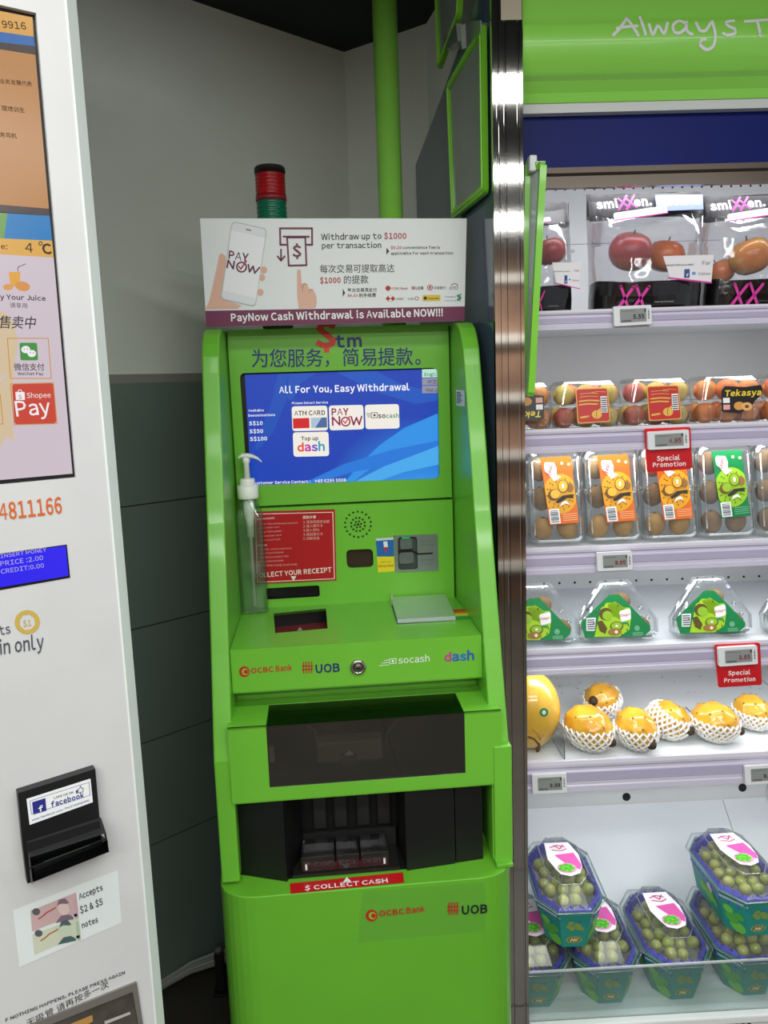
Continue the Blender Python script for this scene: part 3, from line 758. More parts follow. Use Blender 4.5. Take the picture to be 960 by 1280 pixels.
b.lathe([(.0085, .005), (.0085, .009), (.007, .0098), (.0, .0098)], mat('#8d8a80', .3, metal=1), n=20, T=Tl, caps=False)
b.box(-.004, .004, -.0012, .0012, .0099, .0102, BLACK, T=Tl)
b.build('lock', cm)
# hood with the smoked window
HZ = .992; HF = MP(1.520); HT = MZ(HZ); HLF = Plane(mw(0, 1.52, 0), mx, (0, 0, 1), px=False); HLT = Plane((0, 0, HZ), mx, my, px=False)
hl, hr = HF.m((284, 912)).x, HF.m((626, 890)).x; hb = .833
wl, wr = HF.m((332.5, 908)).x, HF.m((580.5, 892)).x; wb = HF.m((455, 976)).y
ty = (HT.m((333, 882)).y + HT.m((574, 864)).y) / 2; by = (HT.m((305, 878)).y + HT.m((590, 855)).y) / 2
b = B()
b.plate(HLF, [(hl, hb), (hr, hb), (hr, HZ), (wr, HZ), (wr, wb), (wl, wb), (wl, HZ), (hl, HZ)], GREEN, d=.004)
b.plate(HLT, [(hl, 1.52), (wl, 1.52), (wl, ty), (wr, ty), (wr, 1.52), (hr, 1.52), (hr, by), (hl, by)], GREEN, d=.004)
for x in (hl, hr - .004): b.box(x, x + .004, 1.5205, 1.66, hb, HZ - .0005, GREEN2, T=MT)
b.plate(Plane((0, 0, hb), mx, my, px=False), [(hl, 1.521), (hr, 1.521), (hr, 1.56), (hl, 1.56)], GREEN2, d=.003)
b.build('hood', cm)
b = B(); SM = film('#202220', '#d6d8d4', k=.26, rough=.02, cloudy=.05, edge=.95)
b.plate(HLF, [(wl, wb), (wr, wb), (wr, HZ - .002), (wl, HZ - .002)], SM, d=.003, h=-.001); b.plate(HLT, [(wl, 1.52), (wr, 1.52), (wr, ty), (wl, ty)], SM, d=.003, h=-.001)
win = b.build('hood_window', cm)
# mechanism behind the smoked window
b = B(MT); dk = mat('#121312', .5); gm = mat('#8a867a', .45)
b.box(wl - .02, wr + .02, 1.66, 1.67, .80, .985, dk); b.box(wl - .02, wr + .02, 1.53, 1.67, .835, .84, dk)
for x in (-.06, -.02, .02, .06, .10): b.box(x, x + .032, 1.645, 1.662, .925, .965, gm, .002)
b.box(-.03, .11, 1.60, 1.65, .865, .91, mat('#7c776a', .5), .004); b.box(.02, .055, 1.585, 1.60, .865, .885, mat('#4a463c', .5), .002)
b.tube([(-.08, 1.60, .965), (-.05, 1.60, .955), (-.03, 1.60, .94), (-.028, 1.60, .89)], .0018, mat('#6c6f6a', .4)); b.tube([(.17, 1.60, .965), (.14, 1.60, .95), (.12, 1.60, .92), (.12, 1.60, .89)], .0018, mat('#6c6f6a', .4))
b.box(wl + .002, wl + .012, 1.528, 1.54, wb + .05, wb + .082, mat('#b8b0a0', .5), .001)
b.add([(.028, 1.582, .888), (.05, 1.582, .888), (.039, 1.582, .899)], [(0, 1, 2)], mat('#d6d6d2', .4))
b.build('cash_mechanism', cm)
# black bay with the cash tray
zc = .652
BLK = mat('#131313', .45, noise=(14, '#101010', .2))
A_, Bq, Cq, Dq = [MZ(zc).m(p) for p in ((293, 1094.5), (359, 1102), (516, 1087.5), (612, 1072.5))]
b = B(MT)
def wallbox(p, q, z0, z1, d, m): 
    n = V((-(q - p).y, (q - p).x)).normalized() * d
    vs = [(*p, z0), (*q, z0), (*(q + n), z0), (*(p + n), z0), (*p, z1), (*q, z1), (*(q + n), z1), (*(p + n), z1)]
    b.add(vs, [(0, 1, 5, 4), (1, 2, 6, 5), (2, 3, 7, 6), (3, 0, 4, 7), (4, 5, 6, 7), (3, 2, 1, 0)], m)
zt = .829
off = V((.008, .004))
wallbox(A_ + off, Bq, zc, zt, .09, BLK)
mid = Cq.lerp(Dq, .55)
wallbox(Cq + V((-.012, 0)), mid, zc, zt, .09, BLK); wallbox(mid + V((.0025, .002)), Dq - V((.014, 0)), zc, zt, .09, BLK)
b.box(Bq.x, Cq.x, 1.66, 1.67, .60, zt, dk); b.box(XL + .036, XR - .036, 1.64, 1.655, .55, .95, mat('#060606', .7))
b.box(Bq.x, Cq.x - .012, 1.53, 1.66, .60, .652, dk)
for x in (-.045, .0, .05, .095): b.box(x, x + .03, 1.625, 1.655, .70, .80, mat('#20201f', .4), .003)
b.build('cash_bay', cm)
b = B(MT)
TR = film('#c8c8c8', '#8a8a8a', k=.10, rough=.06, cloudy=.015, edge=.4)
b.box(Bq.x + .012, Cq.x - .026, 1.527, 1.62, .654, .66, mat('#1d1c1c', .35)); b.box(Bq.x + .012, Cq.x - .026, 1.612, 1.618, .66, .70, mat('#242323', .4))
x0, x1 = Bq.x + .03, Cq.x - .048
for xa, xb in ((x0, x0 + (x1 - x0) * .38), (x0 + (x1 - x0) * .40, x0 + (x1 - x0) * .66), (x0 + (x1 - x0) * .68, x1)): b.box(xa, xb, 1.532, 1.60, .6605, .695, TR, .002)
b.box(x0 + .004, x1 - .004, 1.536, 1.538, .661, .676, mat('#641a1c', .4))  # dark red strip paints the red lettering reflected in the clear tray
for xx in (x0 + .008, x1 - .012): b.box(xx, xx + .004, 1.529, 1.531, .668, .68, mat('#e2e2de', .3))
b.build('cash_tray', cm)
# lower cabinet with its rounded front
def cab_front():
    pts = [(-.2405, 1.95), (-.2405, 1.56)]
    P0, P1, P2 = V((-.2405, 1.56)), V((-.2405, 1.486)), V((-.165, 1.479))
    for k in range(1, 9):
        t = k / 8; pts.append(tuple(P0 * (1 - t) ** 2 + P1 * 2 * t * (1 - t) + P2 * t * t))
    P0, P1, P2 = V((.296, 1.479)), V((.369, 1.486)), V((.369, 1.56))
    for k in range(9):
        t = k / 8; pts.append(tuple(P0 * (1 - t) ** 2 + P1 * 2 * t * (1 - t) + P2 * t * t))
    pts += [(.369, 1.93)]
    return pts
b = B(MT)
cf = cab_front()
b.prism(cf[1:-1][::1] + [(.369, 1.60), (-.2405, 1.60)], lambda u, v, t: (u, v, t), .03, .651, GREEN2, bev=.0025)
b.box(-.2405, .369, 1.6005, 1.93, .03, .60, GREEN2)
b.box(XR - .034, .368, 1.505, 1.57, .6515, .660, GREEN2, .002)
b.build('lower_cabinet', cm)
b = B(); KF = MP(1.4785)
ocbc(KF, (464.5, 1144), 7.4, (474, 1145), (531, 1139), b, .0014); uob(KF, 561, 1135.5, 17.5, b, mat('#181a24', .5), .0014)
b.plate(KF, [(452, 1113), (627, 1101), (628, 1160), (446, 1178)] if False else [(453, 1114), (606, 1103), (606, 1163), (447, 1178)], film('#d8e4cc', '#fbfdf8', k=.015, rough=.25, cloudy=.012, edge=.06), d=.0005, h=.001)
b.build('logo_sticker', cm)
b = B(); CT = MZ(.6515)
b.poly(CT, [(362.5, 1104.5), (503.5, 1090.5), (505.5, 1103.5), (363, 1117.5)], mat('#c2191d', .4), .0006)
b.text(CT, '$ COLLECT CASH', (381, 1113.5), (485, 1103.5), WHITE, .0011, bold=.02)
b.poly(CT, [(429, 1103.5), (439, 1102.5), (433.5, 1096.5)], WHITE, .0011)
b.build('cash_label', cm)

# ------------------------------------------------------------------ promotion board on top of the machine
HY = 1.845; HP = MP(HY)
b = B()
HQ = [(250, 273), (583.5, 273), (580.5, 401), (258, 408.5)]
b.plate(HP, HQ, mat('#e6e9e8', .35), d=.012)
PURP = mat('#6d1a47', .4); INK2 = mat('#26262b', .5); RED2 = mat('#b3262c', .5)
b.poly(HP, [(256.8, 388.5), (581, 383), (580.5, 401), (258, 408.5)], PURP)
b.text(HP, 'PayNow Cash Withdrawal is Available NOW!!!', (289, 401.5), (553.5, 395), WHITE, bold=.022, hh=1.15)
b.text(HP, 'Withdraw up to', (401.5, 300), (477, 298.5), INK2, bold=.012, hh=1.1); b.text(HP, '$1000', (480, 298.5), (508, 298.5), RED2, bold=.02, hh=1.1)
b.text(HP, 'per transaction', (402.5, 310.5), (476.5, 309.8), INK2, bold=.012, hh=1.1)
b.text(HP, '$0.20', (488.5, 311.3), (502, 311.2), RED2, bold=.02); b.text(HP, 'convenience fee is', (503.5, 311.2), (550, 311), INK2, bold=.015)
b.text(HP, 'applicable for each transaction', (488.5, 318.3), (566.5, 317.9), INK2, bold=.015)
b.poly(HP, [(483, 309.5), (486.5, 314), (483, 318.5)], INK2)
b.text(HP, '每次交易可提取高达', (400, 340.5), (493, 339.5), INK2, hh=1.05)
b.text(HP, '$1000', (400, 354), (426, 353.5), RED2, bold=.025, hh=1.15); b.text(HP, '的提款', (430, 354), (460.5, 353.5), INK2, hh=1.05)
b.text(HP, '每次交易须支付', (434.5, 364.8), (471, 364.3), INK2, bold=.012); b.text(HP, '$0.20', (434.5, 371), (447, 370.8), RED2, bold=.02); b.text(HP, '的手续费', (449, 371.5), (470, 371), INK2, bold=.012)
b.poly(HP, [(428.5, 361), (431.5, 366), (428.5, 371)], INK2)
# cash slip icon
b.line(HP, [(350, 285.5), (390, 285.5), (390.2, 306), (350.5, 306)], 2.4, PURP, close=True)
b.poly(HP, [(359.5, 298), (381.5, 298), (382.5, 332), (360.5, 332)], mat('#e6e9e8', .35), .001); b.line(HP, [(354.5, 295.8), (386, 295.8)], 2.2, PURP, .0013)
b.line(HP, [(359, 297), (381.5, 297), (383, 331.5), (361, 332)], 2.2, PURP, .0013, close=True)
b.text(HP, '$', (365.5, 321), (377, 321), PURP, .0013, bold=.04)
b.line(HP, [(351.3, 312), (351.3, 325)], 2.2, PURP); b.line(HP, [(347, 320.5), (351.3, 325.8), (355.8, 320.5)], 2.2, PURP)
# picture of a hand holding a phone
skin, skin2 = mat('#e2b49d', .5), mat('#c08a76', .5)
b.poly(HP, [(256.8, 386.5), (262, 375), (266, 357), (272, 330), (274, 319), (277, 316.5), (282, 320), (283, 335), (277, 374), (302, 382), (297, 386)], skin, .0008)
for c in ((330, 337.5), (327.5, 347), (325.5, 365.5)): b.poly(HP, circ(c, 4, 14, ry=4.5), skin, .0008)
ph = rrect([(290, 276.5), (334, 286), (319.5, 384), (275.5, 374)], 6); b.poly(HP, ph, mat('#b9bfc2', .4), .0011)
b.poly(HP, rrect([(290.8, 277.8), (332.8, 287), (318.8, 382.5), (276.8, 373)], 5.5), mat('#e3e6e7', .35), .0014); b.poly(HP, [(289, 288), (331.5, 297.5), (320.5, 373), (278.8, 363.5)], mat('#f0f1f2', .35), .0016)
b.line(HP, [(308, 287), (313.5, 288.2)], 1.2, INK2, .0018)
b.text(HP, 'PAY', (285, 323), (310, 327.5), PURP, .0019, bold=.035, hh=1.1, shear=-.05); b.line(HP, [(284, 334.5), (285.5, 325.5), (291.5, 336), (293, 327)], 2.1, PURP, .0019)
b.line(HP, [(310.5, 331), (312, 340), (316.5, 333), (318.5, 341.5), (324.5, 334.5)], 2.1, PURP, .0019)
b.poly(HP, circ((302, 334), 7, 22), PURP, .0019, holes=[circ((302, 334), 5, 22)]); b.line(HP, [(298.5, 333), (301, 336.5), (308, 326.5)], 1.7, RED2, .0022)
# pointing hand
b.poly(HP, [(371.5, 339), (373.5, 336), (376, 338.5), (377, 355), (380, 353.5), (384, 355), (386, 361), (391, 361), (395.5, 370), (396, 379), (394.5, 385), (373.5, 385.6), (371.5, 370)], skin, .0008)
b.line(HP, [(378, 361), (380, 355), (384, 356)], .9, skin2, .0010); b.line(HP, [(386, 367), (388, 362), (391, 363)], .8, skin2, .0010); b.line(HP, [(377, 355), (378.5, 365)], .7, skin2, .0010)
# bank logos
b.poly(HP, circ((485, 360.3), 3.2, 16), OC); b.text(HP, 'OCBC Bank', (489, 362), (510, 361.8), OC, bold=.01)
uob(HP, 515, 360, 5.2, b, INK2)
b.poly(HP, circ((537.5, 359.5), 3.6, 16), RED2, holes=[circ((537.5, 359.5), 2.6, 16)]); b.poly(HP, box2(536.3, 358, 538.7, 361), RED2); b.text(HP, '中国银行', (542.5, 361.5), (557, 361.2), INK2)
b.text(HP, 'citi', (562, 362), (572, 361.8), mat('#2a4a86', .5), bold=.01); b.line(HP, circ((568, 357.5), 4, 8, a0=pi, a1=2 * pi, ry=3), .8, RED2)
b.poly(HP, [(482, 373.3), (485, 370), (491, 370), (494, 373.3), (491, 376.5), (485, 376.5)], RED2); b.poly(HP, [(485, 370.3), (491, 370.3), (488, 373.2)], WHITE, .001); b.poly(HP, [(485, 376.2), (491, 376.2), (488, 373.4)], WHITE, .001)
b.text(HP, 'HSBC', (495.5, 375), (505, 375), INK2); b.text(HP, 'ICBC', (509.5, 374.8), (518, 374.8), INK2); b.poly(HP, circ((521, 373), 2.5, 12), RED2, holes=[circ((521, 373), 1.7, 12)])
b.poly(HP, [(528, 369), (550.5, 368.5), (550.5, 376), (528, 376.5)], mat('#e0c21c', .4)); b.poly(HP, circ((531.5, 372.7), 2.2, 12), INK2, .001); b.text(HP, 'Maybank', (535, 374.3), (549, 374), INK2, .001, bold=.012)
TEAL = mat('#2a7f8c', .5); b.text(HP, 'Standard', (556.5, 372), (569.5, 371.8), TEAL); b.text(HP, 'Chartered', (556, 376.7), (569.5, 376.5), TEAL); b.line(HP, [(576, 368), (571.5, 370), (576, 373), (571.5, 375.5)], 1.4, TEAL); b.line(HP, [(572, 368.5), (576, 371), (571.5, 374), (575.5, 376)], 1.0, mat('#3a9a52', .5), .001)
sg = b.build('promotion_sign')
tag(sg, 'white and purple cash withdrawal sign board standing on the green machine', 'sign')

# ------------------------------------------------------------------ red and green signal light behind the board
by_ = 1.915
bc = hit((338.5, 240), mw(0, by_, 0), my); bt = hit((338.5, 209), mw(0, by_, 0), my).z; br = 19.3 / 1000 * (bc - V((0, 0, CAMZ))).dot(FWD)
sl = thing('signal_light', 'small red and green signal light tower behind the white sign board', 'signal light', (bc.x, bc.y, 1.788))
zr = lambda y: hit((338.5, y), (bc.x, bc.y, 0), my).z
def ribbed(z0, z1, r, n):
    p = [(r * .9, z0)]
    for k in range(n):
        a = z0 + (z1 - z0) * k / n; c = z0 + (z1 - z0) * (k + 1) / n; d = c - a
        p += [(r * .97, a + d * .1), (r, a + d * .3), (r, a + d * .7), (r * .97, c - d * .1)]
    return p + [(r * .9, z1)]
b = B(); b.lathe([(br * .97, 0), (br, .004), (br, zr(217) - zr(219) + .0), (br * .99, bt - zr(218) - .003), (br * .9, bt - zr(218))], mat('#2e2a28', .5), (bc.x, bc.y, zr(218)), n=32); b.build('cap', sl)
b = B(); b.lathe(ribbed(zr(246), zr(218), br * .97, 6), mat('#c0141c', .25, trans=.35, noise=(25, '#a20f18', .2)), (bc.x, bc.y, 0), n=32); b.lathe([(br, zr(252)), (br, zr(246))], mat('#8c2226', .4), (bc.x, bc.y, 0), n=32); b.build('red_lens', sl)
b = B(); b.lathe(ribbed(zr(286), zr(252), br * .97, 6), mat('#0e7a5a', .25, trans=.35), (bc.x, bc.y, 0), n=32); b.build('green_lens', sl)
b = B(); b.lathe([(br, 1.7915), (br, zr(286))], mat('#222222', .5), (bc.x, bc.y, 0), n=28); b.build('base', sl)

# ------------------------------------------------------------------ hand sanitiser on the console
sb0 = hit((311.5, 764), (0, 0, CZ), V((0, 0, 1))); 
sb0 = mw(-.1645, 1.884, CZ)
S_ = thing('sanitizer_bottle', 'clear square pump bottle of hand sanitizer on the left end of the green console', 'bottle', (sb0.x, sb0.y, CZ), (0, 0, TH))
q0 = ml(sb0); q0.x = -.1645; q0.y = 1.884; hw = .0315; hd = .024
def zs(py): return hit((312, py), sb0, my).z
def sq(z, sx, sy, r): 
    return [mw(q0.x + p[0], q0.y + p[1], z) for p in rrect([(-sx, -sy), (sx, -sy), (sx, sy), (-sx, sy)], r, 5)]
PET = film('#e8efe9', '#f2f8f2', k=.10, rough=.03, cloudy=.035, edge=.5)
zsh = zs(638); zn = zs(624)
b = B(); b.loft([sq(CZ + .0008, hw * .8, hd * .8, .012), sq(CZ + .004, hw * .97, hd * .97, .012), sq(CZ + .012, hw, hd, .011), sq(zsh - .012, hw, hd, .011), sq(zsh - .002, hw * .92, hd * .92, .014), sq(zn, .017, .017, .0165)], PET, smooth=True, cap1=False); b.build('bottle', S_)
zl = zs(657)
b = B(); b.loft([sq(CZ + .006, hw * .88, hd * .88, .010), sq(zl, hw * .93, hd * .9, .010)], film('#dfeee2', '#f0f7ee', k=.02, rough=.02, cloudy=.015, edge=.12), smooth=False); b.build('liquid', S_)
PW = mat('#eeeee8', .35); z1 = zs(622); z2 = zs(606); z3 = zs(599); z4 = zs(578); z5 = zs(566)
b = B(); ctr = mw(q0.x, q0.y, 0)
b.lathe([(.0235, z1 - .002), (.0245, z1 + .002), (.0245, z2 - .001), (.022, z2), (.0175, z2 + .001), (.0175, z3), (.0155, z3 + .002)], PW, (ctr.x, ctr.y, 0), n=32)
pump = None
b.lathe([(.0075, z3), (.0068, z4 - .002), (.0085, z4), (.0085, z5 - .01)], PW, (ctr.x, ctr.y, 0), n=20)
pump = b.build('pump', S_)
b = B()
NZ = [(-.017, z5 - .006, .007), (-.010, z5 - .002, .0095), (.004, z5 - .002, .0095), (.016, z5 - .004, .008), (.028, z5 - .010, .0055), (.036, z5 - .018, .0038)]
rings = []
for x, z, r in NZ:
    rings.append([mw(q0.x + x, q0.y + r * 1.1 * math.cos(a), z - .0045 + r * .62 * math.sin(a)) for a in [2 * pi * k / 14 for k in range(14)]])
b.loft(rings, PW); b.build('nozzle', pump)
b = B(); zt1 = zs(671)
b.lathe([(.0125, zn), (.0125, zs(644)), (.0095, zs(650)), (.0085, zt1), (.0042, zt1 - .002), (.0042, CZ + .014)][::-1], mat('#e4eae4', .4), (ctr.x, ctr.y, 0), n=16); b.build('dip_tube', S_)

# ================================================================== OPEN DISPLAY FRIDGE (right side)
YP = 1.70                      # front of the chrome post
YF, YR, YB = 1.722, 1.77, 2.33 # clear fence, shelf fronts, back panel
XE = 1.25
pl0, pl1 = atY(619, 400, YP).x, atY(655.5, 400, YP).x
XI = pl1 + .004; XS = pl0 + .012
fr_ = thing('display_fridge', 'open display fridge with white shelves of packed fruit under a green canopy', 'fridge', (.75, 2.0, 0))
# chrome post with its flutes
b = B()
fl = [(0, 0), (.12, 0), (.14, .0035), (.20, .0035), (.22, 0), (.36, 0), (.38, .003), (.43, .003), (.45, 0), (.80, 0), (.82, .003), (.87, .003), (.89, 0), (1, 0), (1, .019), (0, .019)]
b.prism([(pl0 + u * (pl1 - pl0), YP + v) for u, v in fl], lambda u, v, t: (u, v, t), 0.001, 2.55, CHROME)
b.box(atY(626, 0, YP).x, atY(652, 0, YP).x, YP - .0012, YP + .002, atY(640, 25, YP).z, 2.50, mat('#b9ad96', .5))
b.build('chrome_post', fr_)
# dark outer side panel with its sloped shoulder
bd = V((-.165, .986, 0)).normalized(); bo = V((pl0 + .010, YP + .03, 0))
BPl = Plane(bo, -bd, (0, 0, 1))
SLAT = mat('#4b5a6e', .16, noise=(2.2, '#465467', .3), coat=.4)
c1, c2, c3 = [BPl.m(p) for p in ((519.5, 206), (541, 150), (600, -12))]
b = B(); b.plate(Plane(bo, -bd, (0, 0, 1), px=False), [(c1.x, 0.002), (.012, 0.002), (.012, c3.y), (c3.x, c3.y), (c2.x, c2.y), (c1.x, c1.y)], SLAT, d=.018); b.build('side_panel', fr_)
ic = mat('#d9dadb', .35, noise=(4, '#d2d3d4', .2)); ICE = mat('#e4e6e8', .3)
# carcass
b = B()
sd0 = bo.x + .0035; b.prism([(sd0, YP + .045), (sd0 + .004, YP + .045), (sd0 + .004 - (YB - YP - .045) * .1673, YB), (sd0 - (YB - YP - .045) * .1673, YB)], lambda u, v, t: (u + .0165, v, t), .002, 2.25, ic); b.box(XE, XE + .02, YP + .05, YB + .02, .002, 2.25, ic); b.box(XS + .06, XE, YP + .13, YB + .02, 2.235, 2.25, ic)
b.build('carcass', fr_)
b = B(); b.box(XI - .1, XE, YB + .0005, YB + .015, .2, 2.235, ic)
BK = Plane((0, YB + .0005, 0), (1, 0, 0), (0, 0, 1))
hol = mat('#141414', .6)
for k in range(16): b.poly(BK, circ((680 + k * 19.2, 729.5 - k * .67), 1.6, 8), hol)
for k in range(24): b.poly(BK, circ((682 + k * 12.2, 237.5 - k * .25), 1.5, 8), hol)
for p in ((783, 996), (928, 984.5)): b.poly(BK, circ(p, 5.2, 14, ry=5.2), hol)
b.line(BK, [(700, 306), (900, 300)], .8, mat('#9a9a9c', .6)); b.poly(BK, circ((716, 314), 2.5, 10), mat('#8a8a8c', .4, metal=.6))
b.line(BK, [(654, 740), (960, 728)], .6, mat('#b5b5b7', .6))
b.build('back_panel', fr_)
# deck
zf = atY(800, 1267, YF + .006).z; zb = atY(800, 1004, YB).z; tilt = math.atan2(zb - zf, YB - YF)
b = B(); DK_ = mat('#dfe3e6', .3, noise=(3, '#d8dde1', .2))
YD = YF + .36
def deck_z(y): return zf + (zb - zf) * max(0, y - YD) / (YB - YD)
xs = atZ(887, 1037, deck_z(2.15)).x
for x0, x1 in ((XS + .01, xs - .001), (xs + .001, XE)):
    dp = [(YF + .004, zf), (YD - .03, zf), (YD + .03, deck_z(YD + .03)), (YB - .001, zb), (YB - .001, zb - .012), (YD, zf - .012), (YF + .004, zf - .012)]
    b.prism(dp, lambda u, v, t: (t, u, v), x0, x1, DK_)
b.build('deck', fr_)
b = B(); GW = mat('#d9dbdb', .35)
b.box(XI, XE, YF - .012, YF + .05, 0.002, zf - .014, GW, .004)
b.box(XI, XE, YF - .020, YF + .006, zf - .022, zf, mat('#e6e8e8', .3), .004)
GP = Plane((0, YF - .0122, 0), (1, 0, 0), (0, 0, 1))
for k in range(13): b.poly(GP, rrect([(842 + k * 7.6, 1279 - k * .45), (846.5 + k * 7.6, 1278.6 - k * .45), (848 + k * 7.6, 1291 - k * .45), (843.5 + k * 7.6, 1291.4 - k * .45)], 1.5), hol, .0008)
b.build('base', fr_)
b = B(); zt_ = atY(800, 1209, YF).z
b.box(XI, XE, YF - .001, YF + .003, zf, zt_, film('#dfe8e8', '#f6faf9', k=.06, rough=.05, cloudy=.035, edge=.25)); b.box(XI, XE, YF - .0015, YF + .0035, zt_, zt_ + .004, film('#f2f6f6', '#cfdcda', k=.3, rough=.2, cloudy=.55))
b.build('front_fence', fr_)
# shelves with price rails
RAILS = [(385, 409), (532, 562), (680, 713), (806, 838), (946, 985)]
LIL = mat('#cfc8dc', .25, spec=.6, coat=.3); LIL2 = mat('#b3abc6', .25, coat=.3); LIL3 = mat('#e3dfea', .2, coat=.5)
SZ = []
for k, (p0, p1) in enumerate(RAILS):
    z1, z0 = atY(800, p0, YR).z, atY(800, p1, YR).z; SZ.append(z1 - .008)
    b = B(); b.box(XS + .012, XE, YR + .006, YB - .001, z1 - .026, z1 - .008, DK_)
    b.box(XI, XE, YR + .004, YR + .02, z1 - .04, z1 - .008, ICE)
    SP_ = Plane((0, 0, z1 - .0079), (1, 0, 0), (0, 1, 0))
    if k == 4:
        for _ in range(26):
            q = (random.uniform(690, 958), random.uniform(843, 870)); b.line(SP_, [q, (q[0] + random.uniform(-4, 4), q[1] + random.uniform(-1.5, 1.5))], random.uniform(.5, 1.0), mat('#4a453c', .8), .0004)
        b.line(SP_, [(857, 884), (866, 893)], 1.6, mat('#3a3630', .8), .0005)
        b.line(SP_, [(670, 842), (684, 872)], 1.0, mat('#55524c', .8), .0005)
        b.line(SP_, [(930, 833), (962, 858)], 1.0, mat('#77746e', .8), .0005)
    sh = b.build('shelf', fr_)
    b = B(); h = z1 - z0
    pr = [(YR + .0055, z0), (YR - .001, z0), (YR - .001, z0 + h * .16), (YR + .001, z0 + h * .2), (YR + .001, z0 + h * .30), (YR - .0015, z0 + h * .34), (YR - .0005, z0 + h * .62), (YR + .0015, z0 + h * .66), (YR + .0015, z0 + h * .74), (YR - .003, z0 + h * .8), (YR - .003, z1), (YR + .0055, z1)]
    bb_ = B(); bb_.prism(pr, lambda u, v, t: (t, u, v), XI, XE, LIL)
    # a deeper lilac band across the middle, a paler one along the top
    bb_.box(XI, XE, YR - .0022, YR - .0012, z0 + h * .36, z0 + h * .60, LIL2); bb_.box(XI, XE, YR - .0042, YR - .0028, z1 - h * .13, z1, LIL3)
    bb_.build('price_rail', sh)
# canopy
def cz(py): return atY(800, py, 1.715).z
b = B(); GC = mat('#97e45a', .33, coat=.2)
ck = [(1.752, 2.62), (1.736, 2.50), (1.718, cz(12)), (1.708, cz(32)), (1.705, cz(50)), (1.710, cz(68)), (1.722, cz(82)), (1.729, cz(88))]
cprof = []
for i in range(len(ck) - 1):
    a0, a1, a2, a3 = V(ck[max(i - 1, 0)]), V(ck[i]), V(ck[i + 1]), V(ck[min(i + 2, len(ck) - 1)])
    for t in (0, .2, .4, .6, .8): cprof.append(tuple(.5 * ((2 * a1) + (a2 - a0) * t + (2 * a0 - 5 * a1 + 4 * a2 - a3) * t * t + (3 * a1 - a0 - 3 * a2 + a3) * t ** 3)))
cprof.append(ck[-1])
nfront = len(cprof)
cprof += [(1.740, cz(93)), (1.755, cz(105)), (1.762, cz(116)), (1.80, cz(116)), (1.80, 2.62)]
b.add([(x, *cprof[i]) for i in range(nfront) for x in (pl1 + .002, XE)], [(2 * i, 2 * i + 1, 2 * i + 3, 2 * i + 2) for i in range(nfront - 1)], GC, True)
XC0 = pl1 + .002
b.add([(x, *p) for p in cprof[nfront - 1:] for x in (XC0, XE)], [(2 * i, 2 * i + 1, 2 * i + 3, 2 * i + 2) for i in range(len(cprof) - nfront)], GC)
for x in (XC0, XE): b.add([(x, *p) for p in cprof], [list(range(len(cprof)))], GC)
def cyx(z):
    for (ya, za), (yb, zb_) in zip(cprof, cprof[1:]):
        if zb_ <= z <= za: return ya + (yb - ya) * (za - z) / max(za - zb_, 1e-6)
    return 1.705
tb = B(); CPL = Plane((0, 1.708, 0), (1, 0, 0), (0, 0, 1)); n0 = len(tb.v)
wl_ = 3.6
def st(*pts):
    # smooth the pen stroke a little
    P = [V(p) for p in pts]; out = []
    if len(P) < 3: out = P
    else:
        for i in range(len(P) - 1):
            a0 = P[max(i - 1, 0)]; a1 = P[i]; a2 = P[i + 1]; a3 = P[min(i + 2, len(P) - 1)]
            for k in range(5):
                t = k / 5; out.append(.5 * ((2 * a1) + (a2 - a0) * t + (2 * a0 - 5 * a1 + 4 * a2 - a3) * t * t + (3 * a1 - a0 - 3 * a2 + a3) * t ** 3))
        out.append(P[-1])
    tb.line(CPL, [tuple(p) for p in out], wl_, WHITE, 0)
st((766, 45), (775, 35), (784, 22), (784, 21)); st((784, 21), (790, 33), (797, 45)); st((771, 36), (783, 34), (796, 33))
st((801, 20), (803, 32), (806, 44))
st((811, 31), (815, 44), (822, 33), (829, 43), (834, 29))
st((857, 30), (849, 26), (841, 32), (842, 41), (849, 42), (856, 36), (858, 28)); st((857, 30), (858, 40), (864, 44))
st((870, 29), (874, 39), (881, 39), (888, 29)); st((890, 27), (893, 45), (891, 58), (883, 62), (875, 57), (876, 51), (881, 50))
st((917, 26), (908, 28), (909, 33), (917, 37), (917, 43), (908, 45), (903, 43))
st((931, 27), (945, 26), (966, 24)); st((946, 27), (948, 38), (949, 46))
for p in tb.v: p.y = cyx(p.z) - .0012
b.add(tb.v, tb.f, WHITE)
b.build('canopy', fr_)
b = B()
z1, z0 = atY(800, 117.5, 1.765).z, atY(800, 138, 1.765).z
b.prism([(1.80, z1), (1.768, z1), (1.764, z1 - .006), (1.768, z0), (1.80, z0)], lambda u, v, t: (t, u, v), XC0, XE, mat('#d6d8d6', .3)); b.build('canopy_trim', fr_)
b = B(); z1_, z0_ = atY(800, 138.5, 1.79).z, atY(800, 207, 1.79).z
b.box(XC0, XE, 1.79, 1.80, z0_, z1_ + .004, mat('#06186c', .45, noise=(3, '#051460', .2), spec=.2)); b.build('blue_valance', fr_)
b = B(); zl0 = atY(800, 232, 1.788).z
b.prism([(1.80, z0_), (1.788, z0_), (1.786, z0_ - .012), (1.794, z0_ - .017), (1.79, zl0), (1.806, zl0)], lambda u, v, t: (t, u, v), XC0, XE, mat('#6d625a', .32, metal=.7)); b.build('valance_lip', fr_)
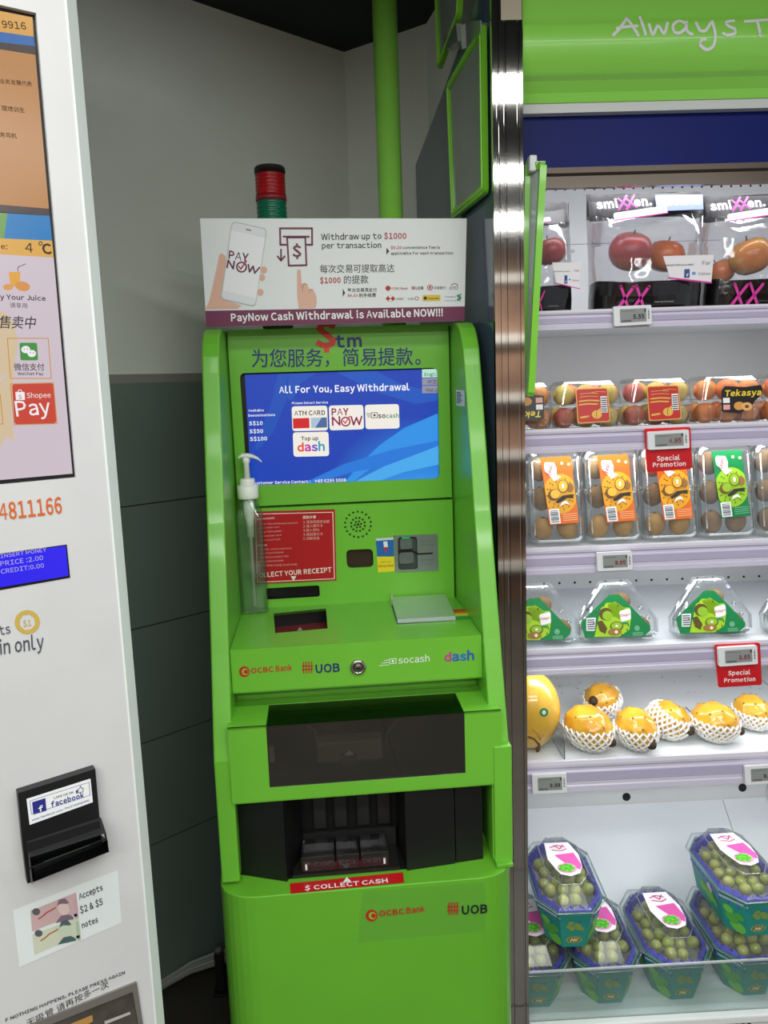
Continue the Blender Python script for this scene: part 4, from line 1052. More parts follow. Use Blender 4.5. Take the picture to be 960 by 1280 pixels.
# the fridge's own strip lamps: one behind the valance, one under each shelf
LEDM = mat('#f6f8ff', .3, emit=2.0)
b = B(); b.box(XI + .02, XE - .02, 1.803, 1.815, zl0 + .06, zl0 + .072, LEDM); b.build('lamp_strip', fr_)
area('fridge_lamp', ((XI + XE) / 2, 1.826, zl0 + .05), (XE - XI - .06, .04), 2.6, (.96, .98, 1), (math.radians(32), 0, 0))
for k in range(4):
    area('fridge_lamp', ((XI + XE) / 2, YR + .05, SZ[k] - .024), (XE - XI - .06, .05), 1.7, (.96, .98, 1), (math.radians(8), 0, 0))
area('fridge_lamp', ((XI + XE) / 2, YR + .05, SZ[4] - .024), (XE - XI - .06, .08), 2.4, (.96, .98, 1), (math.radians(4), 0, 0))

# ------------------------------------------------------------------ green sign holders
GFR = mat('#7ac92e', .3, coat=.3); GLZ = film('#a9b3ac', '#aeb8b0', k=.12, rough=.12, cloudy=.75, edge=.3)
def holder(q, plane, h, w, label, glaze=None):
    b = B(); a = [plane.m(p) for p in q]; PL = Plane(plane.o, plane.u, plane.v, px=False)
    c = sum(a, V((0, 0))) / 4
    ins = []
    for i in range(4):
        p, l, r = a[i], a[i - 1], a[(i + 1) % 4]
        ins.append(p + ((l - p).normalized() + (r - p).normalized()) * w * 1.15)
    b.plate(PL, rrect(a, .012), GFR, d=.011, h=h, holes=[rrect(ins, .006)])
    mid = [p.lerp(i_, .5) for p, i_ in zip(a, ins)]; mi2 = [p.lerp(i_, .68) for p, i_ in zip(a, ins)]
    b.plate(PL, rrect(mid, .008), mat('#a6e85c', .25), d=.003, h=h + .002, holes=[rrect(mi2, .007)])
    t = tag(thing('sign_holder', label, 'sign holder', tuple(plane.w(c, 0))), label, 'sign holder')
    b.build('frame', t)
    b = B(); b.plate(PL, ins, glaze or GLZ, d=.002, h=h - .004); b.build('clear_sleeve', t)
    return t, PL, a
t1, PL_, a_ = holder([(566.5, 107), (612.5, 28), (615, 241), (573, 275)], BPl, .018, .016, 'lower green framed sign holder on the dark fridge side beside the chrome post')
CLIP = film('#e8ecec', '#e6ecec', k=.25, rough=.1, cloudy=.35)
b = B(); b.plate(BPl, [(584, 32), (601, 28), (602, 57), (585, 62)], mat('#d5dad8', .35), d=.0135, h=.0145); b.plate(BPl, [(593, 28), (612, 26), (612, 42), (594, 60)], CLIP, d=.003, h=.02); b.build('clip', t1)
t2, _, _ = holder([(552.8, -36), (589.5, -70), (584, 20), (557.5, 89)], BPl, .022, .013, 'upper green framed sign holder cut off by the top of the photo')
b = B(); b.plate(BPl, [(566, 50), (582, 30), (584, 52), (568, 64)], CLIP, d=.021, h=.022); b.build('clip', t2)
# holder clipped to the right of the post, seen nearly edge-on
hn, hf = 1.710, 1.750
A1, A2 = atY(678.5, 207, hn), atY(663.5, 491, hn)
B1, B2 = atY(660, 206, hf), atY(654, 488, hf)
t3 = thing('sign_holder', 'bright green sign holder seen edge-on, sticking out right of the chrome post', 'sign holder', (A1.x, hf, A2.z))
b = B()
def bar(p, q, r, m): 
    d = (q - p).normalized(); x = V((1, 0, 0)); y = d.cross(x).normalized(); x = y.cross(d).normalized(); vs = []
    for e in (p, q): vs += [e + x * sx * r[0] + y * sy * r[1] for sx, sy in ((-1, -1), (1, -1), (1, 1), (-1, 1))]
    b.add(vs, [(0, 1, 5, 4), (1, 2, 6, 5), (2, 3, 7, 6), (3, 0, 4, 7), (3, 2, 1, 0), (4, 5, 6, 7)], m)
for p, q in ((A1, A2), (A2, B2), (B1, B2), (A1, B1)): bar(p, q, (.0068, .007), GFR)
b.build('frame', t3)
b = B(); b.add([A1, A2, B2, B1], [(0, 1, 2, 3)], film('#c6d0cc', '#c8d2cd', k=.06, rough=.3, cloudy=.85, edge=.1)); b.build('clear_sleeve', t3)
b = B(); b.box(B1.x - .003, B1.x + .013, hf - .03, hf, B1.z - .02, B1.z + .012, mat('#dfe2e1', .35), .003); b.box(B1.x + .010, A1.x + .006, hn + .004, hf - .008, A1.z + .004, A1.z + .010, CLIP); b.build('clip', t3)

# ------------------------------------------------------------------ shelf-edge price tags and promotion cards
TAGW = mat('#e3e4e6', .35); TSC = mat('#8f9290', .3)
def price_tag(q, price, label, y, col=INK, sq_=None):
    P = Plane((0, y, 0), (1, 0, 0), (0, 0, 1)); c = atY(sum(p[0] for p in q) / 4, sum(p[1] for p in q) / 4, y)
    t = thing('price_tag', label, 'price tag', (c.x, y + .004, c.z))
    def at(u, v): return tuple(V(q[0]).lerp(V(q[1]), u).lerp(V(q[3]).lerp(V(q[2]), u), v))
    b = B(); b.plate(P, rrect(q, 2), TAGW, d=.009); b.build('case', t)
    b = B(); S = [at(.16, .16), at(.86, .16), at(.86, .84), at(.16, .84)]
    b.poly(P, S, TSC, .0007)
    b.text(P, price, at(.50, .68), at(.80, .68), col, .0012, bold=.03, hh=1.2)
    for v in (.74, .79): b.line(P, [at(.2, v), at(.45, v)], .5, INK, .0012)
    b.line(P, [at(.2, .27), at(.55, .27)], .5, mat('#5b5d5c', .5), .0012)
    b.poly(P, [at(.81, .2), at(.845, .2), at(.845, .34), at(.81, .34)], INK, .0012)
    b.build('paper_display', t)
    b = B()
    for k in range(6): b.poly(P, [at(.90, .25 + k * .08), at(.94, .25 + k * .08), at(.94, .28 + k * .08 + .02 * (k % 2)), at(.90, .28 + k * .08 + .02 * (k % 2))], INK, .0009)
    b.build('barcode', t)
    return t
def promo_card(q, label, y, tx_):
    P = Plane((0, y, 0), (1, 0, 0), (0, 0, 1))
    b = B(); b.plate(P, rrect(q, 3), mat('#c91a22', .35), d=.003)
    b.text(P, 'Special', tx_[0], tx_[1], WHITE, .0006, bold=.018, hh=1.1); b.text(P, 'Promotion', tx_[2], tx_[3], WHITE, .0006, bold=.018, hh=1.1)
    return tag(b.build('promotion_card'), label, 'promotion card')
price_tag([(767, 383), (814, 381), (815, 405), (768, 408)], '5.55', 'white price tag reading 5.55 on the top rail under the bagged apples', YR - .0135)
promo_card([(805.5, 536), (863, 533.5), (865.5, 586), (809, 590.5)], 'red special promotion card on the rail below the peach punnets', YR - .009, ((821, 576), (850, 574.5), (816, 584), (857, 582)))
price_tag([(810, 540), (861, 537), (862, 560), (810.5, 562.5)], '4.95', 'white price tag reading 4.95 on the upper red promotion card', YR - .0185, mat('#7a1d2a', .4))
price_tag([(746, 691), (790, 689), (791, 712), (747, 714.5)], '8.95', 'white price tag reading 8.95 below the boxed kiwis', YR - .0135, mat('#7a1d2a', .4))
promo_card([(893.5, 806), (950, 803.5), (952.5, 856), (898, 859.5)], 'red special promotion card on the rail below the triangular kiwi packs', YR - .009, ((910, 844), (938, 842.5), (905, 853), (944, 851)))
price_tag([(898, 810), (946.5, 807), (947.5, 830), (899, 833.5)], '3.55', 'white price tag reading 3.55 on the lower red promotion card', YR - .0185, mat('#7a1d2a', .4))
price_tag([(665, 969), (708, 966.5), (709, 990.5), (666, 992.5)], '9.99', 'white price tag reading 9.99 below the yellow melon', YR - .0135)
price_tag([(931, 958), (976, 955), (977, 978), (932, 981.5)], '9.99', 'white price tag cut off by the photo edge below the dragon fruits', YR - .0135)

# ================================================================== FRUIT
YI = YR + .010      # goods stand just behind the price rails
def XA(px, py, y): return atY(px, py, y).x
CLEAR = film('#f2f6f6', '#f4f7f7', k=.14, rough=.05, cloudy=.04, edge=.6)
CLEARG = film('#f2f6f6', '#f6f9f9', k=.04, rough=.18, cloudy=.03, edge=.55)
CLEARB = film('#f4f7f7', '#f6f8f8', k=.12, rough=.03, cloudy=.03, edge=.5, bump=(22, .8))
def lump(seed, amt):
    r = random.Random(seed); k = [(V((r.uniform(-1, 1), r.uniform(-1, 1), r.uniform(-1, 1))).normalized(), r.uniform(-amt, amt)) for _ in range(7)]
    return lambda d: 1 + sum(w * max(0, d.dot(v)) ** 2 for v, w in k)
# ---- fruit prototypes: each mesh is centred on its own middle
def fruit_mesh(name, r, m, fn=None, stem=None, nu=18, nv=11):
    b = B(); b.ball((0, 0, 0), r, m, nu, nv, fn)
    if stem: stem(b)
    o = b.build(name, None, (0, 0, 0)); return o
def dimple(d):
    t = abs(d.z); return 1 - .16 * max(0, t - .75) / .25 * (1 if d.z > 0 else .7) - (.05 if d.z < 0 else 0) * t
USED = {}
def fruit(proto, loc, label, cat, group, rot=None, scale=1.0):
    if proto.name not in USED: USED[proto.name] = 1; o = proto
    else: o = proto.copy(); COL.objects.link(o)
    o.location = loc; o.rotation_euler = rot or (random.uniform(-.6, .6), random.uniform(-.6, .6), random.uniform(0, 6.28))
    o.scale = (scale,) * 3
    return tag(o, label, cat, group)
def stem_(b): b.tube([(0, 0, .030), (.001, .002, .046)], .0016, mat('#4a3420', .7), 6)
A_RED = fruit_mesh('apple', (.045, .045, .043), mat('#a83040', .3, noise=(22, '#c4625a', .22), coat=.05), dimple, stem_)
A_ORG = fruit_mesh('apple', (.045, .045, .043), mat('#d8472f', .22, noise=(14, '#efa04a', .2), coat=.1), dimple, stem_)
A_YEL = fruit_mesh('apple', (.045, .045, .043), mat('#e2b146', .22, noise=(10, '#d9793a', .18), coat=.1), dimple, stem_)
P_YEL = fruit_mesh('peach', (.0252, .0252, .0248), mat('#dfc860', .5, noise=(14, '#d9a050', .14)), lambda d: 1 - .05 * max(0, 1 - abs(d.x) * 6) * (d.y > 0))
P_RED = fruit_mesh('peach', (.0252, .0252, .0248), mat('#c44c4e', .5, noise=(14, '#dc9460', .14)), lambda d: 1 - .05 * max(0, 1 - abs(d.x) * 6) * (d.y > 0))
P_ORG = fruit_mesh('apricot', (.0252, .0252, .0248), mat('#f0a050', .5, noise=(16, '#e47846', .15)), lambda d: 1 - .06 * max(0, 1 - abs(d.x) * 6) * (d.y > 0))
def kstem(b): b.lathe([(.006, .0275), (.004, .030), (.001, .031)], mat('#4c3a20', .8), n=8)
K_GOLD = fruit_mesh('kiwi_fruit', (.0245, .0245, .0295), mat('#b58c4f', .7, noise=(40, '#9c7440', .2)), None, kstem)
K_BRN = fruit_mesh('kiwi_fruit', (.0245, .0245, .0295), mat('#86643a', .8, noise=(60, '#6f5230', .2)), None, kstem)

# ---- bags of apples on the top shelf
BAGF = film('#f0f0f4', '#f3f3f6', k=.10, rough=.06, cloudy=.05, edge=.45, bump=(11, .8))
BAGK = mat('#151214', .16, coat=.5, bump=(26, .6)); BAGG = mat('#262428', .4, spec=.35, bump=(20, .3))
MAG = mat('#d4309a', .35); LAV = mat('#6f7cb4', .4)
def apple_bag(cx, py0, py1, wpx, name_label, tilt, apples, fl=True, skew=0):
    y = YI + .078; z0 = SZ[0] + .0008; H = atY(cx, py0, y - .03).z - z0; k = (atY(cx + 1, py1, y - .045).x - atY(cx, py1, y - .045).x)
    X0 = XA(cx, py1, y - .045); Wd = wpx * k / 2
    t = thing('apple_bag', name_label, 'bag of apples', (X0, y, z0), (0, 0, tilt))
    T = W[t.name]; b = B(T)
    prof = [(0, .90, .058), (.05, .93, .068), (.14, .93, .072), (.25, .92, .074), (.26, .92, .074), (.45, .93, .074), (.62, .96, .060), (.80, .99, .026), (.81, .99, .025), (.93, 1.0, .008), (1.0, 1.0, .0022)]
    rings = []; N = 40; rr = random.Random(int(cx))
    ph = [rr.uniform(0, 6) for _ in range(6)]
    for tt, w_, d_ in prof:
        ring = []
        for i in range(N):
            a = 2 * pi * i / N; c, s = math.cos(a), math.sin(a)
            x = Wd * w_ * math.copysign(abs(c) ** .55, c); yy = d_ * math.copysign(abs(s) ** .8, s)
            wr = .0035 * math.sin(5 * a + ph[0] + tt * 7) + .0025 * math.sin(11 * a + ph[1] - tt * 9)
            ring.append((x + skew * tt, yy + wr * min(1, d_ / .03), H * tt + .004 * math.sin(3 * a + ph[2]) * (tt > .05) * (1 if tt < .95 else .6)))
        rings.append(ring)
    ms = [BAGK, BAGK, BAGK, BAGK, BAGF, BAGF, BAGF, BAGF, BAGG, BAGG]
    b.loft(rings, ms, True, True, True)
    # printed marks on the front of the bag
    def fy(tt):
        for (t0, _, d0), (t1, _, d1) in zip(prof, prof[1:]):
            if t0 <= tt <= t1: return -(d0 + (d1 - d0) * (tt - t0) / (t1 - t0)) - .0042
        return -.01
    sl = math.atan2(fy(.98) - fy(.82), H * .16)
    UP = Plane((0, fy(.82) - .002, H * .82), (1, 0, 0), (0, math.sin(sl), math.cos(sl)), px=False, k=Wd)
    hh_ = H * .17 / Wd
    b.text(UP, 'smi', (-.88, hh_ * .30), (-.52, hh_ * .34), WHITE, .0022, bold=.03, hh=1.2); b.text(UP, 'en.', (-.24, hh_ * .40), (.06, hh_ * .42), WHITE, .0022, bold=.03, hh=1.2)
    for x in (-.45, -.32):
        b.line(UP, [(x - .06, hh_ * .2), (x + .10, hh_ * 1.0)], .035, MAG, .0026); b.line(UP, [(x - .05, hh_ * .85), (x + .11, hh_ * .32)], .03, MAG, .0026)
    if fl: b.poly(UP, [(.12, hh_ * .05), (.92, hh_ * .1), (.95, hh_ * .95), (.14, hh_ * 1.0)], LAV, .0018); b.text(UP, 'neXXims', (.18, hh_ * .35), (.88, hh_ * .4), WHITE, .0024, bold=.02, hh=1.1)
    b.poly(UP, rrect([(-.62, -.14), (.30, -.02), (.30, .12), (-.62, .0)], .05), mat('#f0e6ee', .4), .0028); b.line(UP, [(-.62, -.14), (.30, -.02)], .02, MAG, .0030)
    b.text(UP, 'Once bitten, forever smitten', (-.55, -.06), (.26, .045), INK, .0032, shear=.2)
    LP = Plane((0, fy(.12) - .001, 0), (1, 0, 0), (0, 0, 1), px=False, k=Wd); u = H / Wd
    for x in (-.52, -.26):
        b.line(LP, [(x - .14, u * .02), (x + .14, u * .20)], .05, MAG, .0022); b.line(LP, [(x - .07, u * .21), (x + .06, u * .03)], .045, MAG, .0022)
    b.poly(LP, [(.22, u * .27), (.92, u * .22), (.95, u * .44), (.10, u * .44)], mat('#efe9ee', .35), .0035); b.line(LP, [(.20, u * .265), (.92, u * .215)], .025, MAG, .0040)
    b.text(LP, '#ONCEBITTENforeverSWEET', (.14, u * .36), (.62, u * .36), INK, .0042, bold=.02); b.text(LP, 'For', (.76, u * .36), (.90, u * .36), INK, .0042)
    b.poly(LP, box2(.46, u * .26, .55, u * .33), mat('#35508f', .4), .0042); b.text(LP, 'f', (.49, u * .268), (.53, u * .268), WHITE, .0046, bold=.03); b.text(LP, 'Follow', (.70, u * .28), (.9, u * .28), INK, .0042)
    b.poly(LP, circ((.62, u * .295), .035, 10, ry=.026), mat('#5aa0d8', .4), .0042)
    b.text(LP, 'PRODUCE OF FRANCE', (-.02, u * .07), (.3, u * .07), mat('#bbb5b8', .4), .0022)
    b.build('bag_film', t)
    for j, (p, ax, ay, sc) in enumerate(apples):
        zz = max(z0 + .043 * sc + .006, atY(ax, ay, y).z); yy = y + (-.014 if j == 0 else .034)
        fruit(p, (XA(ax, ay, yy), yy, zz), *APL[cx][j], 'apples in the ' + APL[cx][-1], scale=sc, rot=(random.uniform(-.4, .4), random.uniform(-.4, .4), random.uniform(0, 6)))
    return t
APL = {}
APL[676] = [('red apple in the apple bag partly hidden by the green edge-on holder', 'apple'), 'bag beside the post']
APL[813] = [('big round red apple on the left in the middle apple bag', 'apple'), ('orange-red apple behind the glare in the middle apple bag', 'apple'), 'middle bag']
APL[955] = [('yellow-orange apple in the rightmost apple bag', 'apple'), ('red apple behind the yellow one in the rightmost apple bag', 'apple'), ('orange-red apple at the left side of the rightmost apple bag', 'apple'), 'right-hand bag']
apple_bag(676, 250, 378, 86, 'clear and black apple bag half hidden by the chrome post and green holder', .12, [(A_RED, 688, 316, .78)], fl=False)
apple_bag(813, 238, 378, 146, 'full clear apple bag with black bands above the 5.55 price tag', 0, [(A_RED, 788, 316, 1.08), (A_ORG, 832, 318, .96)])
apple_bag(955, 240, 376, 142, 'apple bag cut off by the right photo edge showing a yellow apple', -.06, [(A_YEL, 938, 322, 1.04), (A_RED, 980, 314, .98), (A_ORG, 901, 338, .72)])

# ---- punnets of peaches and apricots on the second shelf
def rr3(hx, hy, z, r, n=4): return [(p[0], p[1], z) for p in rrect([(-hx, -hy), (hx, -hy), (hx, hy), (-hx, hy)], r, n)]
PX = .0019
HP_ = atY(730, 476, YI + .03).z - SZ[1]
def peach_punnet(cx, label, kind, tilt=0, kx=1.0):
    y = YI + .064; z0 = SZ[1] + .0006; X0 = XA(cx, 505, YI + .02) + .081 * (1 - kx)
    t = thing('fruit_punnet', label, 'fruit punnet', (X0, y, z0), (0, 0, tilt)); T = W[t.name]
    b = B(T)
    sx_ = lambda r_: [(p[0] * kx, p[1], p[2]) for p in r_]
    b.loft([sx_(q_) for q_ in (rr3(.062, .044, 0, .014), rr3(.070, .052, .006, .018), rr3(.076, .058, HP_ * .42, .02), rr3(.079, .063, HP_ * .45, .022), rr3(.079, .063, HP_ * .50, .022), rr3(.076, .058, HP_ * .53, .02), rr3(.070, .053, HP_ * .90, .02), rr3(.060, .044, HP_ * .985, .018), rr3(.045, .03, HP_, .014))], CLEAR, True)
    for x in (-.05 * kx, -.025 * kx, .025 * kx, .05 * kx): b.tube([(x, -.0575, .008), (x, -.0595, HP_ * .40)], .0016, CLEAR, 6)
    b.build('clear_box', t)
    b = B(T); LT = -.16; LP = Plane((0, -.0605, HP_ * .5), (1, 0, 0), (0, math.sin(-LT), math.cos(LT)), px=False, k=PX)
    if kind == 'red':
        rd_ = mat('#c0201f', .35); gd = mat('#e2b24c', .35)
        b.plate(LP, rrect([(-16, -21), (23, -20), (21, 20), (-17, 20)], 3), gd, d=.001, h=.003); b.plate(LP, rrect([(-15, -20), (22, -19), (20, 19), (-16, 19)], 3), rd_, d=.0005, h=.0034)
        b.poly(LP, [(12, -9), (20, -9), (19.5, 10), (12, 10)], WHITE, .0038)
        for k in range(7): b.poly(LP, [(12.6, -8 + k * 2.5), (19.2, -8 + k * 2.5), (19.2, -6.8 + k * 2.5), (12.6, -6.8 + k * 2.5)], INK, .0042)
        for k, (x0, x1, yy) in enumerate(((-13, 10, 5), (-13, 8, 1), (-12, 9, 10), (-12, 9, 13.5), (2, 18, 15))):
            b.line(LP, [(x0, yy), ((x0 + x1) / 2, yy + .8), (x1, yy)], 1.6 if k < 2 else .6, gd, .0038)
        b.poly(LP, circ((7, -11), 6, 16, ry=5), gd, .0038); b.line(LP, [(7, -7), (6.2, -11), (7, -15)], .7, rd_, .0042)
        b.poly(LP, circ((11, -5.5), 3.2, 10, ry=1.2, rot=.5), gd, .0040)
        b.line(LP, [(-12, -14), (-3, -13)], 2.2, gd, .0038)
    else:
        bk = mat('#17120f', .35); yl = mat('#f0d23a', .35); f = 1 if kind == 'black' else -1
        b.plate(LP, [(f * x, f * yy) for x, yy in ((-14, 12), (-10, 17), (14, 15), (33, 17), (35, 12), (33, 5), (25, -2), (20, -9), (6, -16), (-15, -13))][::1], bk, d=.001, h=.0034)
        b.text(LP, 'Tekasya', (f * -10, f * 5), (f * 33, f * 5), yl, .0040, bold=.03, shear=.2, hh=1.0)
        b.poly(LP, box2(*( (f * -13, f * -11, f * -5, f * -5) if f > 0 else (5, 5, 13, 11))), mat('#e9a6a0', .4), .0040); b.poly(LP, box2(*((-13, -3, -5, 3) if f > 0 else (5, -3, 13, 3))), WHITE, .0040)
        b.poly(LP, circ((f * 6, f * -7), 6.5, 14, ry=5), mat('#dd9a4c', .4), .0040); b.poly(LP, circ((f * 15, f * -8), 6.5, 14, ry=5), mat('#e7b26a', .4), .0042); b.poly(LP, circ((f * 15, f * -8), 2.6, 10, ry=2), mat('#7a3f1c', .5), .0046)
    b.build('label', t)
    wd_ = FRUITW[cx]
    spots = [(-.050, -.0265, .028), (.0, -.0265, .028), (.050, -.0265, .028), (-.050, .0265, .028), (.0, .0265, .028), (.050, .0265, .028), (-.0505, -.024, .0788), (.0, -.024, .0788), (.0505, -.024, .0788), (-.026, .021, .0795), (.026, .021, .0795)]
    if kx < 1: spots = [(x_ / kx, y_, z_) for x_, y_, z_ in ((-.026, -.0265, .028), (.026, -.0265, .028), (-.026, .0265, .028), (.026, .0265, .028), (-.0255, -.02, .0788), (.0255, -.02, .0788))]
    for j, (sx, sy, sz) in enumerate(spots):
        if kind == 'red': p = P_RED if (j * 7 + cx) % 5 in (0, 3) else P_YEL
        else: p = P_ORG
        q = T @ V((sx * kx + random.uniform(-.0004, .0004), sy + random.uniform(-.0004, .0004), sz))
        fruit(p, q, wd_[0], wd_[1], wd_[2], scale=.955)
FRUITW = {647: ('orange apricot in the punnet half hidden behind the chrome post', 'apricot', 'apricots in the half hidden punnet'),
          735: ('peach in the red-labelled punnet nearer the chrome post', 'peach', 'peaches in the first red-labelled punnet'),
          823: ('peach in the red-labelled punnet next to the black-labelled one', 'peach', 'peaches in the second red-labelled punnet'),
          912: ('orange apricot in the whole black-labelled punnet', 'apricot', 'apricots in the black-labelled punnet'),
          998: ('apricot in the punnet cut off by the right photo edge', 'apricot', 'apricots in the cut off punnet')}
peach_punnet(647, 'clear apricot punnet with upside-down black label half hidden by the chrome post', 'upside', kx=.66)
peach_punnet(735, 'clear peach punnet with a red label, next to the half hidden punnet by the post', 'red')
peach_punnet(823, 'clear peach punnet with a red label, right above the red promotion card', 'red', .0)
peach_punnet(912, 'clear apricot punnet with a whole black label and yellow lettering', 'black')
peach_punnet(998, 'clear apricot punnet cut off by the right photo edge', 'black')

# ---- boxed kiwis on the third shelf, leaning back
LEAN = -.20
kz0 = SZ[2] + .001
HK = (atY(770, 566, YI + .05).z - kz0) / math.cos(LEAN)
def rr2(hx, z0, z1, y, r, n=4): return [(p[0], y, p[1]) for p in rrect([(-hx, z0), (hx, z0), (hx, z1), (-hx, z1)], r, n)]
def kiwi_box(cx, label, green, fl, hx_=.065):
    y = YI + .022; X0 = XA(cx, 625, y) + (.065 - hx_)
    t = thing('kiwi_box', label, 'kiwi box', (X0, y, kz0 + .010), (LEAN, 0, 0)); T = W[t.name]; b = B(T)
    d_ = .065 - hx_
    b.loft([rr2(.055 - d_, .008, HK - .010, 0, .018), rr2(.061 - d_, .002, HK - .003, .006, .02), rr2(.0635 - d_, .0, HK, .026, .021), rr2(.0652 - d_, -.0025, HK + .003, .028, .024), rr2(.0652 - d_, -.0025, HK + .003, .031, .024), rr2(.062 - d_, .002, HK - .003, .034, .02), rr2(.058 - d_, .006, HK - .008, .055, .02)], CLEAR, True)
    for s in (-1, 1):
        b.tube([(s * (.053 - d_), -.001, .02), (s * (.053 - d_), -.001, HK - .025)], .0018, CLEAR, 6); b.lathe([(.008, -.003), (.008, .003)], CLEAR, (0, 0, 0), 12, Matrix.Translation((s * (.058 - d_), .024, HK * .55)) @ Matrix.Rotation(pi / 2, 4, 'X'))
    b.build('clear_box', t)
    if hx_ < .05: FL_ = fl
    b = B(T); k = .00172; LP = Plane((0, -.0012, 0), (1, 0, 0), (0, 0, 1), px=False, k=k); h = HK / k
    g1 = mat('#0f7d42', .35) if green else mat('#dc6a1c', .35); g2 = mat('#93c226', .35) if green else mat('#e2a01e', .35)
    L = [(-19, h - 10), (22, h - 9), (29, h - 99), (-11, h - 101)]
    b.plate(LP, L, g1, d=.0006, h=.0016)
    def q(u, v): return tuple(V(L[0]).lerp(V(L[1]), u).lerp(V(L[3]).lerp(V(L[2]), u), v))
    cc = V(q(.5, .55)); 
    def clipc(c, rx, ry): return [tuple(V((min(max(p[0], q(0, .5)[0] + .1 - (p[1] - q(0, .5)[1]) * .088), q(1, .5)[0] - .1 - (p[1] - q(1, .5)[1]) * .078), p[1]))) for p in circ(c, rx, 28, ry)]
    b.poly(LP, clipc(cc, 23, 27), g2, .0021); sd = mat('#3a2d12', .5)
    for a in range(0, 360, 24): 
        for r_ in (.72, .9):
            ra = math.radians(a + r_ * 20); u_ = (cc.x + 20 * r_ * math.cos(ra), cc.y + 24 * r_ * math.sin(ra))
            if abs(u_[0] - cc.x) < 19: b.poly(LP, circ(u_, .7, 6, ry=1.5, rot=ra + pi / 2), sd, .0025)
    b.poly(LP, [q(.08, .10), q(.14, .07), q(.42, .08), q(.48, .17), q(.45, .27), q(.60, .30), q(.35, .36), q(.2, .26), q(.08, .2)], WHITE, .0029)
    b.text(LP, 'Zespri', q(.25, .27), q(.38, .09), mat('#c8242c', .4), .0033, bold=.03, hh=1.3)
    for i_, c in enumerate(('#2f8f3c', '#2f6fb0', '#2f8f3c')): b.line(LP, [q(.17 + .02 * i_, .20 - .04 * i_), q(.21 + .02 * i_, .19 - .04 * i_)], 1, mat(c, .5), .0033)
    hf_ = mat('#6d4a22', .5); fl_ = mat('#8db32c', .4) if green else mat('#e7b13a', .4)
    b.poly(LP, circ(q(.28, .56), 8.5, 18, rot=.4, ry=7.5), hf_, .0033); b.poly(LP, circ(q(.32, .55), 6.5, 16, ry=6), fl_, .0037)
    b.poly(LP, circ(q(.62, .44), 7.5, 18, ry=8.8, rot=.1), hf_, .0035); b.poly(LP, circ(q(.61, .44), 6.3, 18, ry=7.8), fl_, .0039); b.poly(LP, circ(q(.61, .44), 1.8, 10, ry=3.6), mat('#f2eeda', .5), .0043)
    b.poly(LP, circ(q(.85, .47), 4.5, 14, ry=6), mat('#8d6433', .6), .0034)
    b.poly(LP, [q(.3, .66), q(.55, .58), q(.9, .57), q(.92, .63), q(.7, .62), q(.5, .67), q(.35, .69)], mat('#2c2a20', .5), .0041)
    b.poly(LP, [q(.42, .74), q(.5, .68), q(.65, .66), q(.75, .72), q(.6, .70)], WHITE, .0042)
    for sx_, sy_ in ((.57, .1), (.8, .12)): b.poly(LP, circ(q(sx_ + .1, sy_), 2.2, 8), mat('#f8d9a0', .4) if not green else mat('#d9e8a0', .4), .003)
    b.poly(LP, [q(.03, .77), q(.38, .77), q(.38, .985), q(.03, .985)], WHITE, .0029)
    for i_ in range(8): b.poly(LP, [q(.07, .79 + i_ * .023), q(.34, .79 + i_ * .023), q(.34, .80 + i_ * .023 + .004 * (i_ % 3)), q(.07, .80 + i_ * .023 + .004 * (i_ % 3))], mat('#55606a', .5), .0033)
    for i_ in range(4): b.line(LP, [q(.48, .86 + i_ * .03), q(.95, .86 + i_ * .03)], .8, mat('#f0c090', .5) if not green else mat('#7cc49a', .5), .003)
    if hx_ > .05: b.build('label', t)
    for j, (sx, sz) in enumerate([q_ for q_ in ((-.029, .036), (.029, .036), (-.029, .0975), (.029, .0975), (-.029, .159), (.029, .159)) if hx_ > .06 or q_[0] > 0]):
        z_ = sz * (HK - .036) / .159 * 1.0 + (.036 - .036 * (HK - .036) / .159)
        fruit(K_BRN if green or (cx * 3 + j) % 4 == 0 else K_GOLD, T @ V((sx if hx_ > .06 else .0, .0285, z_)), fl[0], 'kiwi', fl[1], rot=(LEAN + random.uniform(-.12, .12), random.uniform(-.15, .15), random.uniform(0, 6)), scale=.965)
kiwi_box(626, 'clear kiwi box mostly hidden behind the chrome post', False, ('kiwi in the box mostly hidden behind the chrome post', 'kiwis in the hidden box'), .036)
kiwi_box(698, 'clear kiwi box with orange label, the one nearest the chrome post in full', False, ('kiwi in the orange-labelled box nearest the chrome post', 'kiwis in the first orange box'))
kiwi_box(770, 'clear kiwi box with orange label, right above the 8.95 price tag', False, ('kiwi in the orange-labelled box above the 8.95 tag', 'kiwis in the middle orange box'))
kiwi_box(842, 'clear kiwi box with orange label, partly behind the red promotion card', False, ('kiwi in the orange-labelled box behind the promotion card', 'kiwis in the third orange box'))
kiwi_box(914, 'clear kiwi box with a green label on the third shelf', True, ('brown kiwi in the box with the tall green label', 'kiwis in the green-labelled box'))
kiwi_box(986, 'clear kiwi box cut off by the right photo edge', True, ('kiwi in the box cut off by the right photo edge', 'kiwis in the cut off box'))

